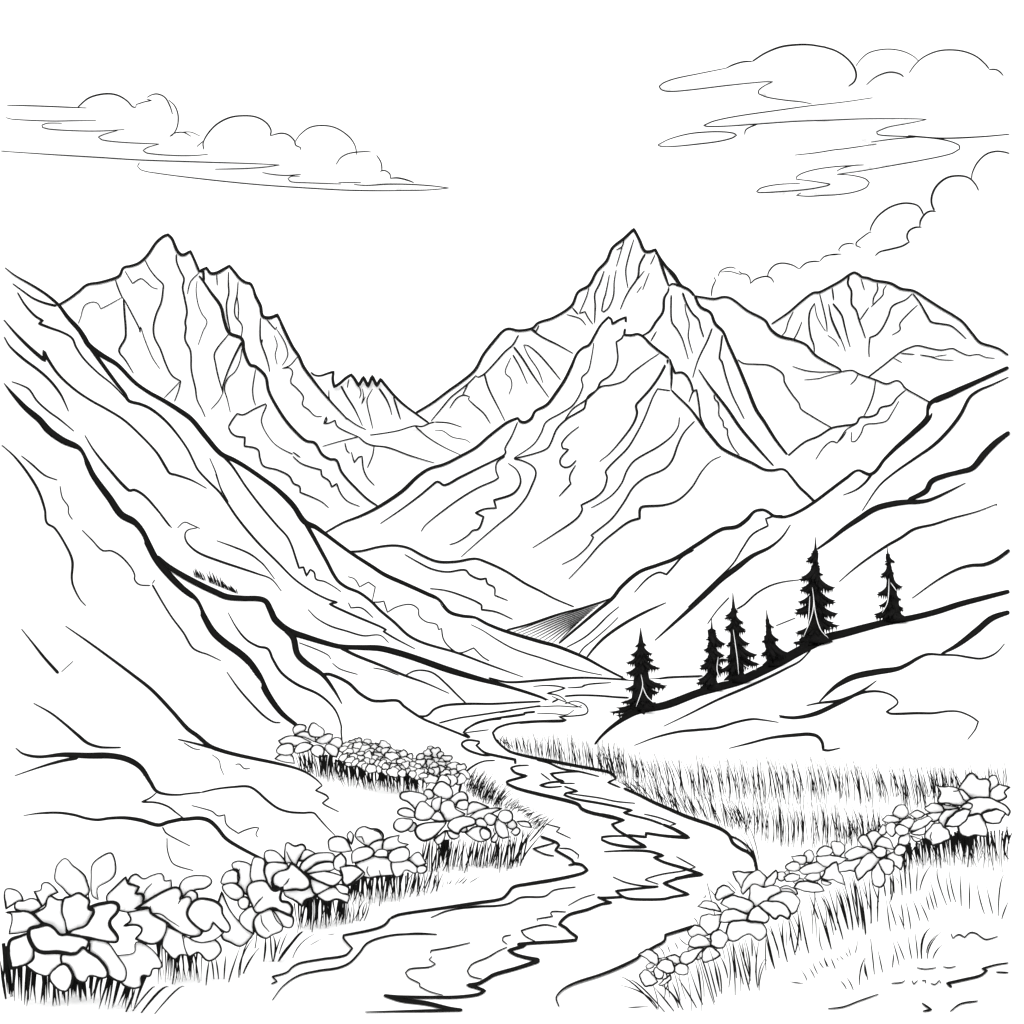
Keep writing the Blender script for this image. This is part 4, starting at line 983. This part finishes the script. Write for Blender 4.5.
cloud('billowing cloud rising to the right from behind the shoulder of the middle peak', 7200,
 pl('711,300 713,284 716,279 720,271 730,267 741,270 750,283 765,276 769,268 782,263 799,269 812,262 825,256 840,254 843,245 856,243 870,232 876,218 890,207 905,203 918,208 923,214 932,212 931,200 938,185 955,176 972,178 975,165 988,153 1000,151 1025,152 1050,172 1040,230 985,300 930,320 860,330 760,320'), '''
1|@640,210 365,442 370,400 385,365 390,358
.7|@640,210 378,343 387,360
.8|@640,210 400,340 410,315 440,297 470,293 490,300
.6|@640,210 415,318 460,315 520,332
.9|@640,210 505,312 520,325 545,330 562,350 565,377
1.1|@640,210 565,377 590,355 640,340 670,348 686,372
1.1|@640,210 652,345 660,315 690,282 730,272 780,282 815,302
1.1|@640,210 815,302 850,272 890,263 920,265
.9|@640,210 920,262 950,235 1015,228
.9|@824,150 0,547 40,535 90,533
1|@824,150 80,520 75,510 95,487 130,478 155,482
1|@824,150 190,500 165,490 165,475 190,452 235,420 243,422
1/1.4/1.4/1.2|@824,150 235,415 245,385 275,340 330,297 390,275 440,273 480,285 500,310 508,330
.8/1.4/1.4/1.3|@824,150 262,542 285,522 340,508 400,492 435,472
1.4|@824,150 438,475 425,445 435,415 465,397 500,395
1.5|@824,150 490,393 495,360 520,325 545,313 573,315
1.4/1.7/1.7/1.5/1.3/.9|@824,150 565,310 550,270 555,225 580,180 630,142 690,132 740,142 775,175 792,208
.8/1.2/1.3/1.1|@824,150 755,148 760,115 785,65 830,22 880,7 920,10 950,18''')

# ------------------------------------------------------------------ fir trees on the crest of the right hill
def fir(label, tile, top, base, flare, left, right, marks=()):
    def q(p): return parse('@%s %g,%g' % (tile, p[0], p[1]))[0]
    tp, bp = q(top), q(base)
    D = SURF['RB'](bp[0], bp[1]).y - .12
    s = D / F
    o = thing('fir_tree', P3(bp[0], bp[1], D), label, 'fir tree', 'black fir trees on the right hill')
    B = P3(bp[0], bp[1], D); T = P3(tp[0], tp[1], D)
    H = T.z - B.z
    # trunk: flares at the foot, runs up to the tip
    mb = MB(); pts = []; rad = []
    for i in range(15):
        t = i / 14
        pts.append(B + (T - B) * t)
        rad.append(max(.4 * s, (flare * s * math.exp(-t * 14) + H * .055 * (1 - t) ** .8)))
    mb.tube(pts, rad, 0, 10); mb.build('trunk', [FIR], o)
    # crown: whorls of drooping boughs that turn up at the tip, around a dark core
    mb = MB()
    cpts = []; crad = []
    span = [abs(q(a)[0] - bp[0]) for a in left] + [abs(q(a)[0] - bp[0]) for a in right]
    for i in range(13):
        t = .1 + .9 * i / 12
        cpts.append(B + (T - B) * t)
        crad.append(max(.35 * s, max(span) * s * .36 * (1 - t) ** .85))
    mb.tube(cpts, crad, 0, 10)
    rnd = random.Random(label)
    def bough(az, r, ztip, rise):
        ax = lambda z: B + (T - B) * ((z - B.z) / H)
        dr = Vector((math.cos(az), -math.sin(az), 0)); sd = Vector((math.sin(az), math.cos(az), 0))
        n = 7; cs = []; rs = []
        for i in range(n):
            t = i / (n - 1)
            z = ztip + rise * (1 - t) ** 1.6 - .12 * rise * math.sin(math.pi * t)
            p = ax(min(T.z, ztip + rise)); p = Vector((p.x, p.y, z)) + dr * (r * t)
            cs.append(p); rs.append(max(.25 * s, (.46 * rise) * (1 - t) ** .6))
        # flattened bough: a tapering fin with a little hanging fringe
        vs = []; fs = []
        for p, w in zip(cs, rs):
            th = w * .8
            vs += [p + Vector((0, 0, w * .5)), p + sd * th, p - Vector((0, 0, w * 1.0)), p - sd * th]
        for i in range(n - 1):
            for k in range(4):
                k2 = (k + 1) % 4
                fs.append((i*4+k, i*4+k2, (i+1)*4+k2, (i+1)*4+k))
        fs += [(0, 3, 2, 1), tuple((n-1)*4 + k for k in range(4))]
        mb.add(vs, fs, 0)
        for i in range(2, n - 1):     # hanging needles
            p = cs[i]; L = rs[i] * (1.3 + .8 * rnd.random())
            a = p - dr * (r * .05); b = p + dr * (r * .05); c = p + Vector((0, 0, -L - rs[i])) + dr * (r * .03)
            w2 = sd * (rs[i] * .35)
            mb.add([a + w2, b + w2, b - w2, a - w2, c], [(0, 1, 2, 3), (1, 0, 4), (2, 1, 4), (3, 2, 4), (0, 3, 4)], 0)
    tiers = []
    for a in left: x, y = q(a); tiers.append((y, bp[0] + (tp[0]-bp[0]) * (bp[1]-y)/(bp[1]-tp[1]) - x, math.pi))
    for a in right: x, y = q(a); tiers.append((y, x - bp[0] - (tp[0]-bp[0]) * (bp[1]-y)/(bp[1]-tp[1]), 0.0))
    gap = (bp[1] - tp[1]) / (max(len(left), len(right)) + 1)
    for y, r, az in tiers:
        z = P3(bp[0], y, D).z; rise = min(gap * 1.05, r * .8) * s
        bough(az, r * s, z, rise)
        for k in range(1, 4):
            for sg in (-1, 1):
                a = az + sg * (k * math.radians(27) + rnd.uniform(-.12, .12))
                bough(a, r * s * (1 - .10 * k + rnd.uniform(-.08, .08)), z + rnd.uniform(-.1, .22) * gap * s, rise)
    mb.build('crown', [FIR], o)
    if marks:                         # highlights drawn as white strokes in front of the boughs
        for ln in marks:
            mb = MB()
            ink(mb, lambda x, y: P3(x, y, D - 14 * s - abs(y - tp[1]) * .22 * s), parse('@%s ' % tile + ln), '.4/.8/.8/.4', mi=0, thin=True)
            mb.build('bough_highlight', [PETAL], o)
A, Bt = '600,530', '760,520'
fir('black fir tree standing alone at the far left low end of the hill crest', A, (208,500), (215,908), 9,
    [(178,596),(155,637),(133,679),(130,730),(125,812),(104,881),(45,931)], [(240,590),(271,633),(279,666),(313,706),(348,797),(306,830),(300,890)],
    ['210,740 218,800 185,905', '218,800 240,850 275,885'])
fir('black fir tree touching the taller fir on its right, second from the left', A, (572,445), (572,812), 8,
    [(540,560),(528,613),(528,668),(508,708),(490,783)], [(600,540),(645,582),(640,640),(655,660),(650,720)],
    ['605,650 600,720 625,775 660,770', '612,660 625,655 655,660', '600,545 620,550 640,575'])
fir('slender pointed black fir tree with wide lower boughs, right of its touching neighbour', A, (680,320), (702,770), 9,
    [(637,451),(637,509),(645,590),(630,660),(615,715)], [(712,420),(740,475),(753,516),(771,580),(809,637),(823,686)],
    ['682,510 692,580 703,660 710,740', '735,690 770,710 800,715'])
fir('smallest black fir tree of the crest, squat with few boughs, left of the tallest', A, (852,410), (882,688), 7,
    [(845,490),(830,568),(825,641)], [(897,496),(923,562),(972,627)])
fir('tallest black fir tree with the fullest crown, in the middle of the right hill crest', Bt, (284,88), (285,618), 11,
    [(258,172),(232,210),(198,303),(200,358),(192,418),(172,475),(178,577),(168,630)], [(306,220),(326,278),(386,345),(389,421),(401,478),(409,540)],
    ['268,345 275,420 262,500 222,600', '275,400 285,480 310,560 350,605', '255,390 250,480 240,560'])
fir('narrow black fir tree standing apart at the right end of the hill crest', Bt, (651,140), (690,510), 9,
    [(637,225),(617,290),(603,380),(612,437),(592,494)], [(696,216),(690,273),(738,341),(731,404),(743,460)],
    ['660,300 658,380 650,430 625,475', '668,320 690,350 700,365'])

# ------------------------------------------------------------------ grass and stems
def blade(mb, foot, mid, tip, w, hang=False, d=None):
    d = d or ground_d(*foot)
    s = d / F
    n = 6; cs = []; rs = []
    for i in range(n + 1):
        t = i / n
        x = (1-t)**2*foot[0] + 2*t*(1-t)*mid[0] + t*t*tip[0]
        y = (1-t)**2*foot[1] + 2*t*(1-t)*mid[1] + t*t*tip[1]
        cs.append(P3(x, y, d + (foot[1] - y) * s * .12))
        k = (t ** .6 if hang else math.sin(math.pi * (.18 + .8 * t)) if True else 1)
        rs.append(max(.2, (w + .25) * .5 * k) * s)
    mb.tube(cs, rs, 0, 3)
def rows_of_grass(top, bottom, n, w, dx=0, bend=0, jt=3, jb=3, hang=False, seed=1, clump=0, x01=None):
    r = random.Random(seed); mb = MB()
    x0, x1 = (bottom[0][0], bottom[-1][0])
    for i in range(n):
        x = x0 + (x1 - x0) * ((i + r.random()) / n)
        if clump: x += clump * (math.sin(x * .31) + math.sin(x * .83 + 1)) * .7 + r.gauss(0, clump)
        yb = lerp_list(bottom, x) + r.uniform(-jb, jb); yt = lerp_list(top, x + dx) + r.uniform(-jt, jt)
        yt = min(yt, yb - 3)
        dd = dx * r.uniform(.4, 1.5) + r.gauss(0, 3)
        tip = (x + dd, yt); b = bend * r.uniform(.3, 1.5) + r.gauss(0, 2)
        mid = (x + dd * .5 + b, (yb + yt) / 2)
        if yb < GY + 6: yb = GY + 6
        blade(mb, (x, yb), mid, tip, w * r.uniform(.55, 1.35), hang)
    return mb
GL = []
def grass(label, specs):
    all_ = MB()
    for i, a in enumerate(specs):
        m = rows_of_grass(seed=len(GL) * 17 + i, **a)
        all_.add(m.v, m.f)
    o = all_.build('grass', [INK])
    GL.append(o); return tag(o, label, 'grass', kind='stuff')
grass('tall thin grass of the right meadow between the stream bank and the flower row', [
    dict(top=[(495,735),(520,736),(560,737),(600,742),(630,748)], bottom=[(497,741),(520,754),(560,765),(600,772),(628,776)], n=110, w=.7, dx=-3, jt=4, jb=3),
    dict(top=[(600,748),(640,755),(680,760),(760,762),(830,764),(900,768),(960,772)], bottom=[(602,776),(640,782),(680,792),(740,797),(830,798),(900,803),(955,806)], n=290, w=.7, dx=-6, bend=2, jt=7, jb=8, clump=1.6),
    dict(top=[(630,780),(680,790),(730,800),(760,805)], bottom=[(626,786),(650,800),(690,815),(732,828),(750,826)], n=95, w=.75, dx=-9, bend=1, jt=5, jb=4),
    dict(top=[(730,804),(800,806),(880,812)], bottom=[(735,822),(770,842),(830,842),(880,842)], n=130, w=.7, dx=-3, bend=3, jt=7, jb=7, clump=1.6),
    dict(top=[(840,822),(900,815),(930,810)], bottom=[(842,842),(880,835),(915,826)], n=45, w=.6, dx=-3, jt=5, jb=4),
    dict(top=[(925,770),(960,768),(1008,766)], bottom=[(925,796),(960,792),(1008,790)], n=46, w=.75, dx=-5, jt=6, jb=5)])
grass('black shadowed grass under the large flower by the right edge', [
    dict(top=[(900,850),(930,838),(965,834),(975,832)], bottom=[(902,868),(930,864),(965,858),(975,856)], n=70, w=2.0, dx=-2, jt=4, jb=7, hang=True),
    dict(top=[(965,834),(1008,832)], bottom=[(965,862),(1008,866)], n=32, w=1.5, dx=-3, jt=3, jb=7, hang=True)])
grass('thin dangling stems and grass under the right bank flower row', [
    dict(top=[(650,975),(690,958),(720,940),(765,932),(800,900),(850,882),(900,870)], bottom=[(655,1008),(700,1002),(735,990),(780,952),(820,932),(860,918),(905,890)], n=36, w=1.0, dx=-8, bend=3, jt=4, jb=10)])
grass('coarse black grass spikes under the biggest flower in the lower left corner', [
    dict(top=[(2,945),(12,950),(40,966),(70,972),(110,974),(145,975)], bottom=[(2,985),(20,1000),(60,1002),(92,1002)], n=32, w=4.6, dx=0, jt=3, jb=7, hang=True),
    dict(top=[(95,972),(160,972)], bottom=[(88,1004),(138,1004)], n=18, w=4, dx=9, jt=3, jb=6, hang=True),
    dict(top=[(155,938),(170,950),(200,952)], bottom=[(157,980),(170,980),(202,980)], n=26, w=2.4, dx=-1, jt=5, jb=5, hang=True),
    ])
grass('black grass under the heart-petalled flower and its right neighbour on the left bank', [
    dict(top=[(294,902),(315,896),(345,897)], bottom=[(296,930),(315,926),(345,921)], n=40, w=2.7, dx=1, jt=3, jb=5, hang=True),
    dict(top=[(340,900),(368,902)], bottom=[(338,923),(365,920)], n=14, w=1.3, dx=3, jt=3, jb=3),
    dict(top=[(348,888),(356,878),(380,874),(408,874)], bottom=[(348,902),(356,900),(380,900),(405,896)], n=46, w=2.5, dx=1, jt=2, jb=5, hang=True),
    dict(top=[(405,872),(428,870),(445,874)], bottom=[(404,894),(422,892),(438,888)], n=24, w=1.5, dx=5, jt=3, jb=4),
    dict(top=[(440,878),(475,878)], bottom=[(436,886),(470,884)], n=9, w=.8, dx=4, jt=2, jb=2)])
grass('leaning dark grass blades under the teardrop-petalled flower by the stream', [
    dict(top=[(418,835),(440,840),(470,838),(500,838),(530,830)], bottom=[(420,868),(440,869),(470,868),(500,868),(524,862)], n=74, w=1.5, dx=5, bend=-1.5, jt=4, jb=5),
    dict(top=[(438,842),(447,842)], bottom=[(439,862),(446,862)], n=8, w=3, dx=1, hang=True)])
grass('dense black grass hanging beneath the long low flower hedge on the left bank', [
    dict(top=[(322,754),(345,762),(380,768),(420,776),(428,777)], bottom=[(322,776),(345,782),(380,788),(420,791),(428,788)], n=120, w=2.5, dx=-1, jt=2, jb=5, hang=True),
    dict(top=[(294,752),(322,752)], bottom=[(298,768),(322,776)], n=22, w=1.2, dx=-4, jt=3, jb=3)])
grass('fine hatched grass on the bank between the flower hedge and the stream', [
    dict(top=[(475,774),(490,782),(505,792),(525,805),(545,818)], bottom=[(465,790),(480,800),(500,807),(520,812),(538,826)], n=84, w=.7, dx=9, bend=-2, jt=3, jb=3),
    dict(top=[(474,766),(490,776),(512,790)], bottom=[(464,788),(480,797),(500,806)], n=44, w=.8, dx=10, bend=-2, jt=3, jb=3),
    dict(top=[(540,815),(548,818)], bottom=[(526,822),(540,832)], n=8, w=1.0, dx=12)])
# tufts drawn on the left slope, beyond the crest
mb = MB(); r = random.Random(3)
for i in range(40):
    u = (i + r.random()) / 40
    x = 195 + 43 * u; yb = 577 + 17 * u
    if .26 < u < .32: continue
    h = (9 if u < .26 else 16 - 9 * u) * r.uniform(.5, 1.2)
    p = SURF['LA'](x, yb)
    blade(mb, (x, yb), (x - 1, yb - h*.5), (x - 2 - r.random()*2, yb - h), 1.3, d=p.y - .3)
tag(mb.build('grass', [INK]), 'short dark tuft of grass on the left slope above the thick crest line', 'grass', kind='stuff')
mb = MB()
for ln in BLADES.strip().splitlines():
    w, p = ln.split('|'); tl, rest = p.split(' ', 1)
    for st in rest.split(';'):
        pp = parse(tl + ' ' + st); a, b, c = pp[0], pp[len(pp)//2], pp[-1]
        b = (2*b[0] - .5*(a[0]+c[0]), 2*b[1] - .5*(a[1]+c[1]))
        blade(mb, a, b, c, float(w) * 1.25)
tag(mb.build('grass', [INK]), 'single curved grass blades scattered over both banks and the lower right meadow', 'grass', kind='stuff')

# ------------------------------------------------------------------ flowers
def petal_obj(poly, d, weight, parent, c, name='petal', grow=1.05, veins=()):
    s = d / F
    gx = sum(p[0] for p in poly)/len(poly); gy = sum(p[1] for p in poly)/len(poly)
    poly = [(gx + (x-gx)*grow, gy + (y-gy)*grow) for x, y in poly]
    sm = smooth(poly, 2.0, True, 95)
    rw = random.Random(round(sum(p[0] for p in sm) * 3)); f1, f2, f3 = (rw.random() * 6.28 for _ in range(3))
    am = (1 if name == 'blossom' else .55 if gx > 600 else .15) * min(1.0, .045 * min(max(p[0] for p in sm) - min(p[0] for p in sm), max(p[1] for p in sm) - min(p[1] for p in sm)))
    gx = sum(p[0] for p in sm)/len(sm); gy = sum(p[1] for p in sm)/len(sm); wob = []
    for i, (x, y) in enumerate(sm):   # petals have a slightly ragged rim
        th = 2 * math.pi * i / len(sm); rr_ = math.hypot(x-gx, y-gy) or 1
        q_ = am * (math.sin(3*th + f1) + .8*math.sin(5*th + f2) + .6*math.sin(8*th + f3)) / rr_
        wob.append((x + (x-gx)*q_, y + (y-gy)*q_))
    sm = wob
    w = max(p[0] for p in sm) - min(p[0] for p in sm); h = max(p[1] for p in sm) - min(p[1] for p in sm)
    cup = lambda x, y: -.16 * s * math.hypot(x - c[0], y - c[1])
    mb = MB()
    pillow(mb, sm, d, min(w, h) * s * .07, cup=cup)
    pts = [P3(x, y, d + cup(x, y) - .0006 * d) for x, y in sm]
    ph = random.Random(round(sm[0][0] * 7 + sm[0][1])).random() * 6.28
    L = len(sm)
    rs = [fat(weight) * .5 * s * (1 + .28 * math.sin(ph + 2 * math.pi * i / L) + .1 * math.sin(3*ph + 6 * math.pi * i / L)) for i in range(L)]
    mb.tube(pts, rs, 1, 6, closed=True)
    for v_ in veins:
        ink(mb, lambda x, y: P3(x, y, d + cup(x, y) - min(w, h) * s * .07), v_, '.3/%.2f/%.2f/.3' % (weight*.7, weight*.6), bias=.0008)
    return mb.build(name, [PETAL, INK], parent)
for label, foot, wt, tile, body in FLOWERS:
    pets = []
    for ln in body.strip().splitlines():
        w = wt
        if ln.startswith(':'):
            w, ln = ln.split(' ', 1); w = float(w[1:])
        vs_ = ln.split('~')
        tl = '@' + tile.lstrip('@') + ' '
        pets.append((w, parse(tl + vs_[0]), [parse(tl + v_) for v_ in vs_[1:]]))
    right = pets[0][1][0][0] > 600
    if right and len(pets) > 4:       # half hidden thin petals that fill the gaps
        rr = random.Random(label); cen = [(sum(p[0] for p in q)/len(q), sum(p[1] for p in q)/len(q)) for _, q, _ in pets]
        for _ in range(6):
            a, b = rr.sample(cen, 2)
            if math.hypot(a[0]-b[0], a[1]-b[1]) > 34: continue
            m = ((a[0]+b[0])/2 + rr.uniform(-2, 2), (a[1]+b[1])/2 + rr.uniform(-3, 1)); e = rr.uniform(3.5, 6); th = rr.uniform(-1, 1)
            pets.insert(0, (.5, [(m[0] + e*math.cos(k*.7854)*math.cos(th) - e*.6*math.sin(k*.7854)*math.sin(th), m[1] + e*math.cos(k*.7854)*math.sin(th) + e*.6*math.sin(k*.7854)*math.cos(th)) for k in range(8)], []))
    allp = [p for _, q, _ in pets for p in q]
    c = (sum(p[0] for p in allp)/len(allp), sum(p[1] for p in allp)/len(allp))
    D = ground_d(c[0], foot) * .93
    leafy = 'leaf blades' in label
    if leafy: D *= 1.09
    t = thing('leaf_pair' if leafy else 'flower', P3(c[0], foot, ground_d(c[0], foot)), label, 'leaves' if leafy else 'flower', None if leafy else 'white flowers along the stream banks')
    for i, (w, q, vn) in enumerate(pets):
        petal_obj(q, D * (1 - .0014 * i), w * (.6 if right else .72), t, c, 'leaf' if leafy else 'petal', 1.11 if right else 1.02, vn)
    if not leafy:                     # the stem that carries the bloom
        mb = MB(); d = D * 1.03; s = d / F
        gd = ground_d(c[0], foot)
        a = P3(c[0], c[1] + 4, d); b = P3(c[0] + 2, foot, gd)
        mb.tube([a.lerp(b, i/6) + Vector((math.sin(i/6*3.1)*3*s, 0, 0)) for i in range(7)], [.6 * s] * 7, 0, 5)
        mb.build('stem', [INK], t)

def hedge(label, foot, region, n, seed, rmin, rmax, w):
    r = random.Random(seed)
    xs = [p[0] for p in region]; ys = [p[1] for p in region]
    def inside(x, y):
        c = False
        for i in range(len(region)):
            ax, ay = region[i]; bx, by = region[i-1]
            if (ay > y) != (by > y) and x < (bx-ax)*(y-ay)/(by-ay)+ax: c = not c
        return c
    pts = []; tries = 0
    while len(pts) < n and tries < 9000:
        tries += 1
        x, y = r.uniform(min(xs), max(xs)), r.uniform(min(ys), max(ys))
        if inside(x, y) and all(math.hypot(x-a, (y-b)*1.25) > rmin * 1.3 for a, b in pts): pts.append((x, y))
    pts.sort(key=lambda p: p[1])
    c = (sum(xs)/len(xs), sum(ys)/len(ys))
    t = thing('flower_hedge', P3(c[0], foot, ground_d(c[0], foot)), label, 'flower bed', 'low flower hedges on the left bank')
    D = ground_d(c[0], foot) * .975
    for i, (x, y) in enumerate(pts):
        a0 = r.random() * 6.28; rx = r.uniform(rmin, rmax) * r.choice((.8, 1, 1, 1.2)); ry = rx * r.uniform(.5, .95); th = r.uniform(-.8, .8)
        poly = []
        for k in range(9):
            a = a0 + k * 2 * math.pi / 9; m = r.uniform(.86, 1.1)
            u, v = rx * m * math.cos(a), ry * m * math.sin(a)
            poly.append((x + u*math.cos(th) - v*math.sin(th), y + u*math.sin(th) + v*math.cos(th)))
        petal_obj(poly, D * (1 - .0011 * i), w, t, c, 'blossom')
hedge('long low hedge of tiny round white blossoms above black grass on the left bank', 786,
      pl('341,752 348,742 358,741 376,745 388,747 398,752 412,756 421,762 424,776 408,774 385,772 360,767 346,764'), 84, 5, 3.7, 6.0, .55)
hedge('rounded clump of tiny white blossoms at the right end of the long flower hedge', 790,
      pl('417,756 430,749 440,750 448,760 462,766 466,774 460,782 446,782 432,780 420,777'), 34, 8, 4.0, 6.4, .65)

# ------------------------------------------------------------------ light, sky, camera
w = bpy.data.worlds.new('World'); sc.world = w; w.use_nodes = True
bg = w.node_tree.nodes['Background']
bg.inputs['Color'].default_value = (1, 1, 1, 1); bg.inputs['Strength'].default_value = 1.0
sun = bpy.data.lights.new('sun', 'SUN'); sun.energy = .5; sun.angle = math.radians(25); sun.color = (1, .995, .985)
so = bpy.data.objects.new('sun', sun); C.objects.link(so); so.rotation_euler = (math.radians(48), 0, math.radians(-18))
cam = bpy.data.cameras.new('camera'); cam.lens = 35; cam.sensor_width = 36; cam.clip_start = .05; cam.clip_end = 30000
co = bpy.data.objects.new('camera', cam); C.objects.link(co)
co.location = (0, 0, CAMZ); co.rotation_euler = (math.radians(90), 0, 0); sc.camera = co
sc.view_settings.view_transform = 'Standard'; sc.view_settings.look = 'None'
sc.view_settings.gamma = 1; sc.view_settings.exposure = .62
